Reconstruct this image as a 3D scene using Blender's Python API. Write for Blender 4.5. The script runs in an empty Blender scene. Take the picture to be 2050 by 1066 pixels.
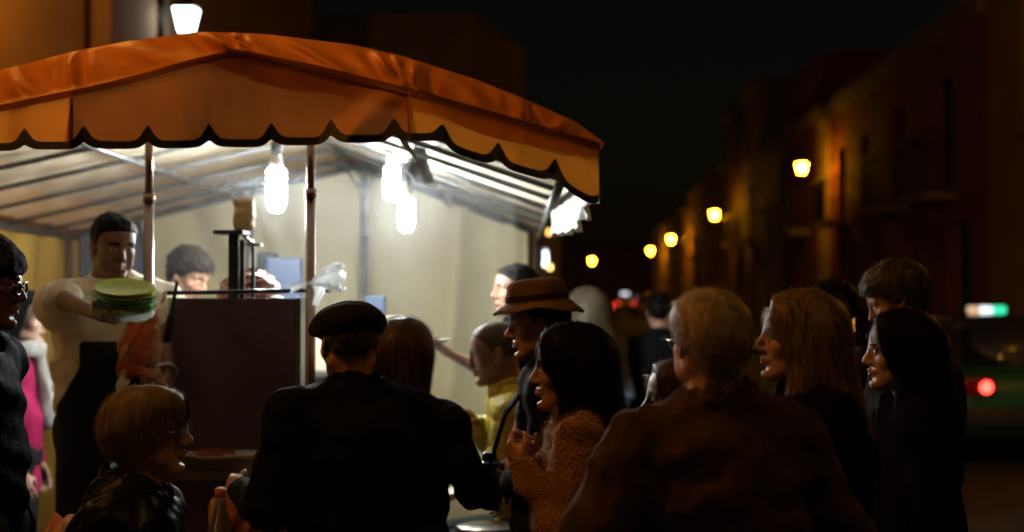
import bpy, math, random
import numpy as np
from mathutils import Vector, Matrix
R = math.radians
random.seed(5)
rng = np.random.default_rng(7)
C = bpy.context.scene.collection
S = bpy.context.scene
# ------------------------------------------------------------------ camera
F_PX = 2847.0
PITCH = math.atan(50.0 / F_PX)
CAM_Z = 1.7
cam = bpy.data.cameras.new('camera'); cam.lens = 50; cam.sensor_width = 36
cam.clip_start = 0.05; cam.clip_end = 600
cam.dof.use_dof = True; cam.dof.focus_distance = 3.95; cam.dof.aperture_fstop = 1.8
cam_o = bpy.data.objects.new('camera', cam); C.objects.link(cam_o)
cam_o.location = (0, 0, CAM_Z); cam_o.rotation_euler = (math.pi / 2 + PITCH, 0, 0)
S.camera = cam_o
# ------------------------------------------------------------------ night sky and a faint added fill lamp
w = bpy.data.worlds.new('World'); S.world = w; w.use_nodes = True
nt = w.node_tree; bg = nt.nodes['Background']
sky = nt.nodes.new('ShaderNodeTexSky'); sky.sky_type = 'NISHITA'; sky.sun_disc = False
sky.sun_elevation = R(2); sky.sun_rotation = R(200); sky.air_density = 1.0
nt.links.new(sky.outputs[0], bg.inputs[0]); bg.inputs[1].default_value = 0.0012
sun = bpy.data.lights.new('night_fill', 'SUN'); sun.energy = 0.004; sun.angle = R(0.5); sun.color = (1, .93, .85)  # faint sun lamp added as ambient fill for the night
sun_o = bpy.data.objects.new('night_fill', sun); C.objects.link(sun_o); sun_o.rotation_euler = (R(50), 0, R(-30))
S.view_settings.view_transform = 'Standard'; S.view_settings.look = 'None'
S.view_settings.exposure = 0.0; S.view_settings.gamma = 1.0; S.view_settings.use_curve_mapping = False

# ------------------------------------------------------------------ helpers
def at(px, py, D):
    """pixel of the photograph + distance along the street -> point in the place"""
    u = (px - 1025) / F_PX; v = (533 - py) / F_PX
    cy, sy = math.cos(PITCH), math.sin(PITCH)
    y = cy - v * sy; z = sy + v * cy
    return np.array([u * D / y, D, CAM_Z + z * D / y])

def ramp(x, xs, ys):
    return np.interp(x, xs, ys)

MATS = {}
def mat(name, col, rough=.6, col2=None, nscale=6., metal=0., bump=0., bscale=40., spec=.5, emit=None, estr=0.,
        sheen=0., trans=0., transl=0., tcol=None, coat=0., stretch=None, sss=0., alpha=1., lo=.35, hi=.65, detail=4.):
    if name in MATS: return MATS[name]
    m = bpy.data.materials.new(name); m.use_nodes = True; MATS[name] = m
    n = m.node_tree.nodes; l = m.node_tree.links; b = n['Principled BSDF']
    c = (*col, 1)
    b.inputs['Base Color'].default_value = c; b.inputs['Roughness'].default_value = rough
    b.inputs['Metallic'].default_value = metal; b.inputs['Specular IOR Level'].default_value = spec
    b.inputs['Sheen Weight'].default_value = sheen; b.inputs['Coat Weight'].default_value = coat
    b.inputs['Transmission Weight'].default_value = trans; b.inputs['Alpha'].default_value = alpha
    if sss: b.inputs['Subsurface Weight'].default_value = sss; b.inputs['Subsurface Radius'].default_value = (.012, .005, .003); b.inputs['Subsurface Scale'].default_value = 1.
    if emit: b.inputs['Emission Color'].default_value = (*emit, 1); b.inputs['Emission Strength'].default_value = estr
    tc = n.new('ShaderNodeTexCoord'); vec = tc.outputs['Object']
    if stretch:
        mp = n.new('ShaderNodeMapping'); mp.inputs['Scale'].default_value = stretch
        l.new(vec, mp.inputs[0]); vec = mp.outputs[0]
    csock = None
    if col2 is not None:
        t = n.new('ShaderNodeTexNoise'); t.inputs['Scale'].default_value = nscale; t.inputs['Detail'].default_value = detail
        l.new(vec, t.inputs['Vector'])
        mr = n.new('ShaderNodeMapRange'); mr.inputs[1].default_value = lo; mr.inputs[2].default_value = hi
        l.new(t.outputs[0], mr.inputs[0])
        mx = n.new('ShaderNodeMix'); mx.data_type = 'RGBA'
        mx.inputs[6].default_value = c; mx.inputs[7].default_value = (*col2, 1)
        l.new(mr.outputs[0], mx.inputs[0]); csock = mx.outputs[2]; l.new(csock, b.inputs['Base Color'])
    nsock = None
    if bump:
        t2 = n.new('ShaderNodeTexNoise'); t2.inputs['Scale'].default_value = bscale; t2.inputs['Detail'].default_value = 5
        l.new(vec, t2.inputs['Vector'])
        bp = n.new('ShaderNodeBump'); bp.inputs['Strength'].default_value = bump; bp.inputs['Distance'].default_value = .02
        l.new(t2.outputs[0], bp.inputs['Height']); nsock = bp.outputs[0]; l.new(nsock, b.inputs['Normal'])
    if transl:
        ts = n.new('ShaderNodeBsdfTranslucent'); ts.inputs[0].default_value = (*(tcol or col), 1)
        if csock is not None and tcol is None: l.new(csock, ts.inputs[0])
        if nsock: l.new(nsock, ts.inputs['Normal'])
        ms = n.new('ShaderNodeMixShader'); ms.inputs[0].default_value = transl
        l.new(b.outputs[0], ms.inputs[1]); l.new(ts.outputs[0], ms.inputs[2])
        l.new(ms.outputs[0], n['Material Output'].inputs['Surface'])
    return m

def emat(name, col, s):
    if name in MATS: return MATS[name]
    m = bpy.data.materials.new(name); m.use_nodes = True; MATS[name] = m
    n = m.node_tree.nodes; n.remove(n['Principled BSDF'])
    e = n.new('ShaderNodeEmission'); e.inputs[0].default_value = (*col, 1); e.inputs[1].default_value = s
    m.node_tree.links.new(e.outputs[0], n['Material Output'].inputs['Surface'])
    return m

def root_loc(o):
    while o.parent: o = o.parent
    return np.array(o.location)

def thing(name, label, cat, loc, rz=0., group=None):
    o = bpy.data.objects.new(name, None); C.objects.link(o); o.empty_display_size = .1
    o.location = tuple(float(v) for v in loc); o.rotation_euler = (0, 0, rz)
    o['label'] = label; o['category'] = cat
    if group: o['group'] = group
    return o

def tag(o, label, cat, group=None):
    o['label'] = label; o['category'] = cat
    if group: o['group'] = group
    return o

def obj(name, V, F, m, parent=None, local=False, smooth=True, midx=None, kind=None):
    """V in world coordinates unless local; F a list of faces or an (n,4) array"""
    V = np.asarray(V, dtype=float).reshape(-1, 3)
    if parent is not None and not local: V = V - root_loc(parent)
    loc = None
    if parent is None and not local:
        loc = np.array([(V[:, 0].min() + V[:, 0].max()) / 2, (V[:, 1].min() + V[:, 1].max()) / 2, V[:, 2].min()]); V = V - loc
    me = bpy.data.meshes.new(name)
    if isinstance(F, np.ndarray):
        nf, k = F.shape
        me.vertices.add(len(V)); me.vertices.foreach_set('co', V.astype(np.float32).ravel())
        me.loops.add(nf * k); me.loops.foreach_set('vertex_index', F.astype(np.int32).ravel())
        me.polygons.add(nf); me.polygons.foreach_set('loop_start', np.arange(0, nf * k, k, dtype=np.int32))
        me.update(calc_edges=True); me.validate()
    else:
        me.from_pydata([tuple(v) for v in V], [], [tuple(int(i) for i in f) for f in F])
    for mm in (m if isinstance(m, (list, tuple)) else [m]): me.materials.append(mm)
    if midx is not None and len(midx) == len(me.polygons): me.polygons.foreach_set('material_index', np.asarray(midx, dtype=np.int32))
    me.polygons.foreach_set('use_smooth', np.full(len(me.polygons), bool(smooth)))
    me.update()
    o = bpy.data.objects.new(name, me); C.objects.link(o)
    if parent is not None: o.parent = parent
    elif loc is not None: o.location = tuple(loc)
    if kind: o['kind'] = kind
    return o

class MB:
    """collects shapes into one mesh"""
    def __init__(s): s.V = []; s.F = []; s.M = []; s.n = 0
    def add(s, V, F, m=0):
        V = np.asarray(V, float).reshape(-1, 3); s.V.append(V)
        for f in F: s.F.append(tuple(int(i) + s.n for i in f)); s.M.append(m)
        s.n += len(V); return s
    def box(s, lo, hi, m=0, rz=0., c=None):
        x0, y0, z0 = lo; x1, y1, z1 = hi
        V = np.array([[x0,y0,z0],[x1,y0,z0],[x1,y1,z0],[x0,y1,z0],[x0,y0,z1],[x1,y0,z1],[x1,y1,z1],[x0,y1,z1]], float)
        if rz:
            cc = np.array(c if c is not None else V.mean(0)); V = (V - cc) @ rotz(rz).T + cc
        return s.add(V, [(0,3,2,1),(4,5,6,7),(0,1,5,4),(1,2,6,5),(2,3,7,6),(3,0,4,7)], m)
    def tube(s, pts, r, n=8, m=0, cap=True):
        V, F = tube(pts, r, n, cap); return s.add(V, F, m)
    def lathe(s, prof, n=16, m=0, c=(0,0,0), wob=None):
        V, F = lathe(prof, n, c); return s.add(V, F, m)
    def grid(s, G, m=0):
        a, b = G.shape[:2]
        return s.add(G.reshape(-1, 3), grid_faces(a, b), m)
    def build(s, name, m, parent=None, smooth=True, local=False, kind=None):
        return obj(name, np.concatenate(s.V), s.F, m, parent, local, smooth, s.M, kind)

def rotz(a): c, s = math.cos(a), math.sin(a); return np.array([[c,-s,0],[s,c,0],[0,0,1.]])
def roty(a): c, s = math.cos(a), math.sin(a); return np.array([[c,0,s],[0,1,0],[-s,0,c]])
def rotx(a): c, s = math.cos(a), math.sin(a); return np.array([[1,0,0],[0,c,-s],[0,s,c]])
def nrm(v): v = np.asarray(v, float); return v / (np.linalg.norm(v) + 1e-9)
def grid_faces(a, b):
    return [(i*b+j, i*b+j+1, (i+1)*b+j+1, (i+1)*b+j) for i in range(a-1) for j in range(b-1)]

def tube(pts, r, n=8, cap=True):
    P = np.asarray(pts, float); m = len(P); rr = np.full(m, r) if np.isscalar(r) else np.asarray(r, float)
    T = np.gradient(P, axis=0); T /= np.linalg.norm(T, axis=1)[:, None] + 1e-9
    up = np.array([0, 0, 1.]) if abs(T[0][2]) < .9 else np.array([1., 0, 0])
    V = []; a = np.arange(n) * 2 * math.pi / n
    N = nrm(np.cross(T[0], up))
    for i in range(m):
        N = nrm(N - T[i] * (N @ T[i])); B = np.cross(T[i], N)
        V.append(P[i] + rr[i] * (np.cos(a)[:, None] * N + np.sin(a)[:, None] * B))
    F = [(i*n+j, i*n+(j+1) % n, (i+1)*n+(j+1) % n, (i+1)*n+j) for i in range(m-1) for j in range(n)]
    if cap: F.append(tuple(range(n-1, -1, -1))); F.append(tuple((m-1)*n+j for j in range(n)))
    return np.concatenate(V), F

def lathe(prof, n=16, c=(0,0,0)):
    a = np.arange(n) * 2 * math.pi / n; V = []
    for r, z in prof: V.append(np.stack([r*np.cos(a), r*np.sin(a), np.full(n, z)], 1))
    m = len(prof)
    F = [(i*n+j, i*n+(j+1) % n, (i+1)*n+(j+1) % n, (i+1)*n+j) for i in range(m-1) for j in range(n)]
    F.append(tuple(range(n-1, -1, -1))); F.append(tuple((m-1)*n+j for j in range(n)))
    return np.concatenate(V) + np.array(c), F

# ------------------------------------------------------------------ rounded organic shapes (distance fields -> one continuous mesh)
def rc(a, b, ra, rb, k=.02, sc=None, neg=False): return dict(t='rc', a=np.array(a, float), b=np.array(b, float), ra=ra, rb=rb, k=k, sc=sc, neg=neg)
def el(c, r, k=.02, rot=None, neg=False): return dict(t='el', c=np.array(c, float), r=np.array(r, float), k=k, rot=rot, neg=neg)
def bxp(c, hf, rad, k=.01, rot=None, neg=False): return dict(t='bx', c=np.array(c, float), hf=np.array(hf, float), rad=rad, k=k, rot=rot, neg=neg)

def sd(p, P):
    if p['t'] == 'rc':
        a, b = p['a'], p['b']; Q = P - a; ba = b - a; s = 1.
        if p['sc'] is not None: sc = np.array(p['sc']); Q = Q / sc; ba = ba / sc; s = sc.min()
        t = np.clip(Q @ ba / (ba @ ba + 1e-12), 0, 1)
        return (np.linalg.norm(Q - t[:, None] * ba, axis=1) - (p['ra'] + (p['rb'] - p['ra']) * t)) * s
    Q = P - p['c']
    if p['rot'] is not None: Q = Q @ p['rot']
    if p['t'] == 'el':
        k0 = np.linalg.norm(Q / p['r'], axis=1); k1 = np.linalg.norm(Q / p['r']**2, axis=1) + 1e-9
        return k0 * (k0 - 1) / k1
    q = np.abs(Q) - p['hf'] + p['rad']
    return np.linalg.norm(np.maximum(q, 0), axis=1) + np.minimum(q.max(1), 0) - p['rad']

def bounds(p):
    if p['t'] == 'rc':
        sc = np.array(p['sc']) if p['sc'] is not None else np.ones(3); m = max(p['ra'], p['rb']) * sc
        return np.minimum(p['a'], p['b']) - m, np.maximum(p['a'], p['b']) + m
    r = p['r'] if p['t'] == 'el' else p['hf']
    if p['rot'] is not None: r = np.full(3, np.linalg.norm(r))
    return p['c'] - r, p['c'] + r

def comb(d, e, p):
    k = p['k']
    if p['neg']:
        e = -e; h = np.maximum(k - np.abs(d - e), 0) / k; return np.maximum(d, e) + h*h*k/4
    h = np.maximum(k - np.abs(d - e), 0) / k; return np.minimum(d, e) - h*h*k/4

def field(prims, P):
    d = np.full(len(P), 1.)
    for p in prims: d = comb(d, sd(p, P), p)
    return d

def sdf_mesh(prims, h, disp=None, clip=None, pad=.0):
    los, his = zip(*[bounds(p) for p in prims if not p['neg']])
    mg = .03 + pad + 2*h
    lo = np.min(los, 0) - mg; hi = np.max(his, 0) + mg
    n = np.ceil((hi - lo) / h).astype(int) + 1
    ax = [lo[i] + np.arange(n[i]) * h for i in range(3)]
    D = np.full(n, 1.)
    for p in prims:
        a, b = bounds(p); m2 = mg + p['k']
        i0 = np.maximum(((a - m2 - lo) / h).astype(int), 0); i1 = np.minimum(((b + m2 - lo) / h).astype(int) + 2, n)
        if np.any(i1 <= i0): continue
        sl = tuple(slice(i0[q], i1[q]) for q in range(3))
        X, Y, Z = np.meshgrid(ax[0][sl[0]], ax[1][sl[1]], ax[2][sl[2]], indexing='ij')
        P = np.stack([X.ravel(), Y.ravel(), Z.ravel()], 1)
        D[sl] = comb(D[sl].ravel(), sd(p, P), p).reshape(X.shape)
    if disp is not None or clip is not None:
        idx = np.nonzero(np.abs(D) < .06) if clip is None else np.nonzero(D < .06)
        P = np.stack([ax[q][idx[q]] for q in range(3)], 1); v = D[idx]
        if disp is not None: v = v + disp(P)
        if clip is not None: v = np.maximum(v, clip(P))
        D[idx] = v
    return surface_nets(D, lo, h)

CORN = np.array([[i, j, k] for i in (0, 1) for j in (0, 1) for k in (0, 1)])
EDGE = [(a, b) for a in range(8) for b in range(a+1, 8) if np.abs(CORN[a] - CORN[b]).sum() == 1]
def surface_nets(D, lo, h):
    ins = D < 0; n = np.array(D.shape)
    cnt = np.zeros(n - 1, np.int8)
    for c in CORN: cnt += ins[c[0]:n[0]-1+c[0], c[1]:n[1]-1+c[1], c[2]:n[2]-1+c[2]]
    act = (cnt > 0) & (cnt < 8); I = np.argwhere(act)
    ids = np.full(n - 1, -1, np.int64); ids[act] = np.arange(len(I))
    vals = [D[I[:, 0]+c[0], I[:, 1]+c[1], I[:, 2]+c[2]] for c in CORN]
    pos = np.zeros((len(I), 3)); ct = np.zeros(len(I))
    for a, b in EDGE:
        m = (vals[a] < 0) != (vals[b] < 0); t = np.where(m, vals[a] / np.where(m, vals[a] - vals[b], 1), 0)
        pos += m[:, None] * (CORN[a] + t[:, None] * (CORN[b] - CORN[a])); ct += m
    V = lo + h * (I + pos / ct[:, None])
    Q = []
    for ax in range(3):
        o = [q for q in range(3) if q != ax]
        s0 = [slice(None)]*3; s1 = [slice(None)]*3; s0[ax] = slice(0, -1); s1[ax] = slice(1, None)
        ch = ins[tuple(s0)] != ins[tuple(s1)]; E = np.argwhere(ch)
        E = E[(E[:, o[0]] > 0) & (E[:, o[1]] > 0) & (E[:, o[0]] < n[o[0]]-1) & (E[:, o[1]] < n[o[1]]-1)]
        if not len(E): continue
        st = ins[E[:, 0], E[:, 1], E[:, 2]]
        def cell(da, db):
            e = E.copy(); e[:, o[0]] -= da; e[:, o[1]] -= db; return ids[e[:, 0], e[:, 1], e[:, 2]]
        q = np.stack([cell(1, 1), cell(0, 1), cell(0, 0), cell(1, 0)], 1)
        flip = st if ax != 1 else ~st
        q = np.where(flip[:, None], q, q[:, ::-1]); Q.append(q)
    Q = np.concatenate(Q); Q = Q[(Q >= 0).all(1)]
    return V, Q

def vnormals(V, Q):
    n = np.cross(V[Q[:, 2]] - V[Q[:, 0]], V[Q[:, 3]] - V[Q[:, 1]])
    N = np.zeros_like(V)
    for j in range(4): np.add.at(N, Q[:, j], n)
    return N / (np.linalg.norm(N, axis=1)[:, None] + 1e-12)

def wavy(seed, amp, freq, aniso=(1, 1, 1), n=5):
    """soft cloth-like relief: warped sines"""
    g = np.random.default_rng(seed); K = g.normal(size=(n, 3)) * np.array(aniso) * freq; K2 = g.normal(size=(n, 3)) * freq * .5
    ph = g.uniform(0, 6.28, n); ph2 = g.uniform(0, 6.28, n)
    def f(P):
        o = 0
        for i in range(n): o = o + np.sin(P @ K[i] + ph[i] + 1.6*np.sin(P @ K2[i] + ph2[i]))
        return o * amp / math.sqrt(n)
    return f

def ribbons(paths, normals, wid):
    """paths (n,m,3) -> thin tapering ribbons"""
    n, m, _ = paths.shape
    T = np.gradient(paths, axis=1); Sd = np.cross(T, normals); Sd /= np.linalg.norm(Sd, axis=2)[:, :, None] + 1e-9
    tp = wid * (1 - .8*np.linspace(0, 1, m)**2)[None, :, None]
    A = paths - Sd*tp; B = paths + Sd*tp
    V = np.stack([A, B], 2).reshape(-1, 3)
    base = (np.arange(n)*m*2)[:, None] + (np.arange(m-1)*2)[None, :]
    b = base.ravel(); F = np.stack([b, b+1, b+3, b+2], 1)
    return V, F

def strands(prims, seeds, dirf, length, steps, off, wid, g, stray=.004, curl=0.):
    """hairs that run along the surface of a hair mass and hang free below it"""
    N = len(seeds); p = seeds.copy(); L = length * g.uniform(.6, 1.1, N)[:, None]; st = L / steps
    offs = off + g.exponential(stray, N); path = []; nors = []
    ph = g.uniform(0, 6.28, (N, 3)); e = .002
    for i in range(steps + 1):
        d = field(prims, p)
        G = np.stack([field(prims, p + np.eye(3)[q]*e) - d for q in range(3)], 1); G /= np.linalg.norm(G, axis=1)[:, None] + 1e-9
        near = d < .02
        push = np.where((d < offs) | (near & (i < steps*.7)), offs - d, 0)
        p = p + G * np.clip(push, -.01, .02)[:, None]
        path.append(p.copy()); nors.append(G.copy())
        v = dirf(p, i / steps); v = v - near[:, None] * G * np.minimum((v*G).sum(1), 0)[:, None] - (near & (i < steps*.6))[:, None] * G * np.maximum((v*G).sum(1), 0)[:, None]
        if curl: v = v + curl*np.sin(ph + i*1.1)
        v = v / (np.linalg.norm(v, axis=1)[:, None] + 1e-6)
        p = p + v * st
    return ribbons(np.stack(path, 1), np.stack(nors, 1), wid)

def join(parts):
    """[(V,F(n,4),matindex)] -> V,F,midx"""
    Vs, Fs, Ms, n = [], [], [], 0
    for V, Fq, m in parts:
        Vs.append(V); Fs.append(Fq + n); Ms.append(np.full(len(Fq), m) if np.isscalar(m) else m); n += len(V)
    return np.concatenate(Vs), np.concatenate(Fs), np.concatenate(Ms)
# ------------------------------------------------------------------ the setting
M_ASPH = mat('asphalt', (.045,.042,.04), .75, (.075,.07,.065), 9, bump=.5, bscale=90)
M_PAVE = mat('paving', (.16,.14,.12), .8, (.22,.2,.17), 4, bump=.4, bscale=50)
M_KERB = mat('kerb_stone', (.2,.18,.16), .8, (.28,.25,.22), 8, bump=.4)
SL = .046
def kerbx(y): return .35 + SL*y
def struct(o): o['kind'] = 'structure'; return o
b = MB(); b.add([[-60,-30,0],[80,-30,0],[80,420,0],[-60,420,0]], [(0,1,2,3)])
struct(b.build('road', M_ASPH, smooth=False))
def strip(name, x0, x1, y0, y1, z0, z1, m):
    V = [[x0(y0),y0,z0],[x1(y0),y0,z0],[x1(y1),y1,z0],[x0(y1),y1,z0],[x0(y0),y0,z1],[x1(y0),y0,z1],[x1(y1),y1,z1],[x0(y1),y1,z1]]
    o = obj(name, V, [(0,3,2,1),(4,5,6,7),(0,1,5,4),(1,2,6,5),(2,3,7,6),(3,0,4,7)], m, smooth=False); struct(o); return o
strip('pavement', lambda y: -12, lambda y: kerbx(y)-.15, -12, 200, -.05, .12, M_PAVE)
strip('kerb', lambda y: kerbx(y)-.148, lambda y: kerbx(y), -12, 200, -.05, .125, M_KERB)
strip('pavement', lambda y: 5.05+SL*y, lambda y: 16+SL*y, -12, 200, -.05, .12, M_PAVE)
strip('kerb', lambda y: 4.9+SL*y, lambda y: 5.048+SL*y, -12, 200, -.05, .125, M_KERB)

M_GLASSD = mat('dark_pane', (.012,.012,.014), .12, spec=.5)
M_WOOD = mat('door_wood', (.07,.04,.022), .6, (.045,.026,.015), 5, stretch=(8,8,1), bump=.2)
M_IRON = mat('wrought_iron', (.02,.019,.018), .55, metal=.6)
M_STONE = mat('trim_stone', (.3,.25,.19), .85, (.22,.18,.14), 4, bump=.3)

def building(label, A, B, ztop, ops, wm, thick=5., inner=-1, z0=0., cornice=.12, plinth=True, cat='house', name='town_house'):
    A = np.array(A, float); B = np.array(B, float); L = np.linalg.norm(B - A); t = (B - A)/L
    n = np.array([-t[1], t[0]])
    if n[0]*inner < 0: n = -n                    # outward, towards the street
    def P(s, o, z): q = A + t*s + n*o; return [q[0], q[1], z]
    th = thing(name, label, cat, (*(A + t*L/2), z0))
    ss = sorted({0., L, *[o[0] for o in ops], *[o[1] for o in ops]}); zs = sorted({z0, ztop, *[o[2] for o in ops], *[o[3] for o in ops]})
    w_ = MB()
    for i in range(len(ss)-1):
        for j in range(len(zs)-1):
            cs, cz = (ss[i]+ss[i+1])/2, (zs[j]+zs[j+1])/2
            if any(o[0] < cs < o[1] and o[2] < cz < o[3] for o in ops): continue
            w_.add([P(ss[i],0,zs[j]), P(ss[i+1],0,zs[j]), P(ss[i+1],0,zs[j+1]), P(ss[i],0,zs[j+1])], [(0,1,2,3)])
    dp = -.24
    for s0, s1, a, b_, k in ops:
        for q in ([(s0,a),(s0,b_)], [(s1,a),(s1,b_)], [(s0,a),(s1,a)], [(s0,b_),(s1,b_)]):
            (u0,v0),(u1,v1) = q; w_.add([P(u0,0,v0),P(u1,0,v1),P(u1,dp-.06,v1),P(u0,dp-.06,v0)], [(0,1,2,3)])
    w_.add([P(0,0,z0),P(0,-thick,z0),P(0,-thick,ztop),P(0,0,ztop)], [(0,1,2,3)])
    w_.add([P(L,0,z0),P(L,-thick,z0),P(L,-thick,ztop),P(L,0,ztop)], [(0,1,2,3)])
    w_.add([P(0,-thick,z0),P(L,-thick,z0),P(L,-thick,ztop),P(0,-thick,ztop)], [(0,1,2,3)])
    w_.add([P(0,0,ztop),P(L,0,ztop),P(L,-thick,ztop),P(0,-thick,ztop)], [(0,1,2,3)])
    w_.build('wall', wm, th, smooth=False)
    def pbox(mb, s0, s1, o0, o1, a, b_):
        V = [P(s0,o0,a),P(s1,o0,a),P(s1,o1,a),P(s0,o1,a),P(s0,o0,b_),P(s1,o0,b_),P(s1,o1,b_),P(s0,o1,b_)]
        mb.add(V, [(0,3,2,1),(4,5,6,7),(0,1,5,4),(1,2,6,5),(2,3,7,6),(3,0,4,7)])
    if cornice:
        c = MB(); pbox(c, -.05, L+.05, .003, cornice, ztop-.28, ztop-.12); pbox(c, -.08, L+.08, .003, cornice*1.7, ztop-.117, ztop+.05); c.build('cornice', M_STONE, th, smooth=False)
    if plinth:
        x = 0.
        for o in sorted([o for o in ops if o[2] < z0+.7]):
            if o[0]-x > .05: c = MB(); pbox(c, x, o[0]-.02, .003, .05, z0, z0+.75); c.build('plinth', M_STONE, th, smooth=False)
            x = o[1]+.02
        if L-x > .05: c = MB(); pbox(c, x, L, .003, .05, z0, z0+.75); c.build('plinth', M_STONE, th, smooth=False)
    for s0, s1, a, b_, k in ops:
        f = MB(); e = .06
        pbox(f, s0+.003, s0+e, dp, dp+.07, a, b_); pbox(f, s1-e, s1-.003, dp, dp+.07, a, b_)
        pbox(f, s0+e, s1-e, dp, dp+.07, b_-e, b_-.003)
        if k == 'door':
            d = MB(); pbox(d, s0+e, s1-e, dp-.03, dp+.03, a, b_-e)
            for q in (0, 1):
                for r_ in range(3):
                    m0 = s0+e+(s1-s0-2*e)*q/2; m1 = m0+(s1-s0-2*e)/2; h0 = a+.1+(b_-a-.2)*r_/3
                    pbox(d, m0+.06, m1-.06, dp+.031, dp+.05, h0+.05, h0+(b_-a-.2)/3-.05)
            do = d.build('door', M_WOOD, th, smooth=False); f.build('frame', M_STONE, do, smooth=False)
            continue
        pbox(f, s0+e, s1-e, dp, dp+.07, a+.003, a+e); pbox(f, (s0+s1)/2-.025, (s0+s1)/2+.025, dp, dp+.06, a+e, b_-e)
        for r_ in (1, 2): zz = a+(b_-a)*r_/3; pbox(f, s0+e, (s0+s1)/2-.025, dp+.01, dp+.05, zz-.015, zz+.015); pbox(f, (s0+s1)/2+.025, s1-e, dp+.01, dp+.05, zz-.015, zz+.015)
        fo = f.build('window', M_WOOD, th, smooth=False)
        g_ = MB(); pbox(g_, s0+e, s1-e, dp-.01, dp+.005, a+e, b_-e); g_.build('pane', M_GLASSD, fo, smooth=False)
        if k == 'balc':
            bl = MB(); pbox(bl, s0-.3, s1+.3, .003, .55, a-.14, a-.02); bo = bl.build('balcony', M_STONE, th, smooth=False)
            rl = MB(); pbox(rl, s0-.28, s1+.28, .49, .53, a+.93, a+.97); pbox(rl, s0-.28, s1+.28, .5, .52, a+.05, a+.07)
            for sx in (s0-.28, s1+.26): pbox(rl, sx, sx+.02, .003, .49, a+.93, a+.97)
            x = s0-.27
            while x < s1+.28: pbox(rl, x, x+.016, .502, .518, a-.02, a+.93); x += .11
            for sx in (s0-.28, s1+.264):
                y = .08
                while y < .48: pbox(rl, sx, sx+.016, y, y+.016, a-.02, a+.93); y += .11
            rl.build('railing', M_IRON, bo, smooth=False)
        else:
            sl = MB(); pbox(sl, s0-.1, s1+.1, .003, .12, a-.12, a-.01); sl.build('sill', M_STONE, th, smooth=False)
    return th

def stucco(name, c, c2=None): return mat(name, c, .9, c2 or tuple(v*.7 for v in c), 1.6, bump=.35, bscale=30, lo=.3, hi=.7)
W_OCHRE = stucco('ochre_stucco', (.5,.29,.09)); W_RED = stucco('red_stucco', (.27,.07,.045)); W_YEL = stucco('yellow_stucco', (.64,.45,.16))
W_TAN = stucco('tan_stucco', (.4,.24,.13)); W_BRN = stucco('brown_stucco', (.3,.17,.11)); W_GREY = stucco('grey_stucco', (.24,.2,.18)); W_PINK = stucco('pink_stucco', (.4,.2,.15))

def rx(D): return 6.05 + SL*D           # right-hand building line
def lx(D): return -3.65 + SL*D          # left-hand building line
def rline(D0, D1): return (rx(D0), D0), (rx(D1), D1)
def rb(label, D0, D1, ztop, wm, spec, **kw):
    """openings given along the street in metres from D0"""
    return building(label, *rline(D0, D1), ztop, [(s, s+w_, z0, z1, k) for s, w_, z0, z1, k in spec], wm, inner=-1, **kw)
rb('dim tan house with a long upstairs window beside the red house', 8, 20.9, 7.6, W_TAN,
   [(1.5,1.3,.12,2.9,'door'),(5,1.2,1.0,2.9,'win'),(9.6,1.6,.12,2.9,'door'),(1.6,1.1,3.9,6.2,'balc'),(5.4,1.1,3.9,6.2,'balc'),(10.2,1.1,3.9,6.2,'win')])
rb('dark red house with two iron balconies between the tan and yellow houses', 21, 34, 6.1, W_RED,
   [(.9,1.4,.12,2.8,'door'),(4.2,1.2,.12,2.7,'door'),(7.4,1.1,1.0,2.7,'win'),(10.4,1.3,.12,2.7,'door'),(1.9,1.2,3.3,5.2,'balc'),(5.3,1.2,3.3,5.2,'balc'),(8.4,1.0,3.3,5.0,'win'),(11.0,1.0,3.3,5.0,'balc')])
rb('yellow house lit by the lantern on its near corner', 34.1, 47, 6.2, W_YEL,
   [(1.6,1.2,.12,2.8,'door'),(5,1.2,.12,2.6,'door'),(8.6,1.1,.9,2.6,'win'),(3.0,1.1,3.3,5.2,'balc'),(7.6,1.1,3.3,5.2,'win'),(10.6,1.1,.12,2.6,'door')])
rb('tall dark brown house just beyond the yellow house', 47.1, 59, 8.8, W_BRN,
   [(1.5,1.3,.12,2.8,'door'),(6,1.2,.9,2.6,'win'),(1.6,1.1,3.5,5.4,'balc'),(5.5,1.1,3.5,5.4,'balc'),(9,1.1,3.5,5.4,'win'),(3,1.1,6.3,7.9,'win')])
rb('pink house at the third lit lantern of the row', 59.1, 78, 6.9, W_PINK, [(2,1.3,.12,2.8,'door'),(7,1.2,.9,2.6,'win'),(13,1.2,.12,2.6,'door'),(3,1.1,3.5,5.4,'balc'),(9,1.1,3.5,5.4,'win'),(15,1.1,3.5,5.4,'balc')])
rb('low ochre house at the far end of the lantern row', 78.1, 112, 6.3, W_OCHRE, [(3,1.3,.12,2.8,'door'),(10,1.2,.9,2.6,'win'),(18,1.2,.12,2.6,'door'),(26,1.2,.12,2.6,'door'),(6,1.1,3.5,5.2,'win'),(14,1.1,3.5,5.2,'win'),(22,1.1,3.5,5.2,'win')])
# a rooftop block set back behind the red house's parapet
building('flat topped block rising behind the red house roof', (12.6, 34.6), (7.7, 34.6), 7.6, [], W_RED, inner=-1, thick=6, z0=0, cornice=0, plinth=False, name='rear_block')
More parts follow.
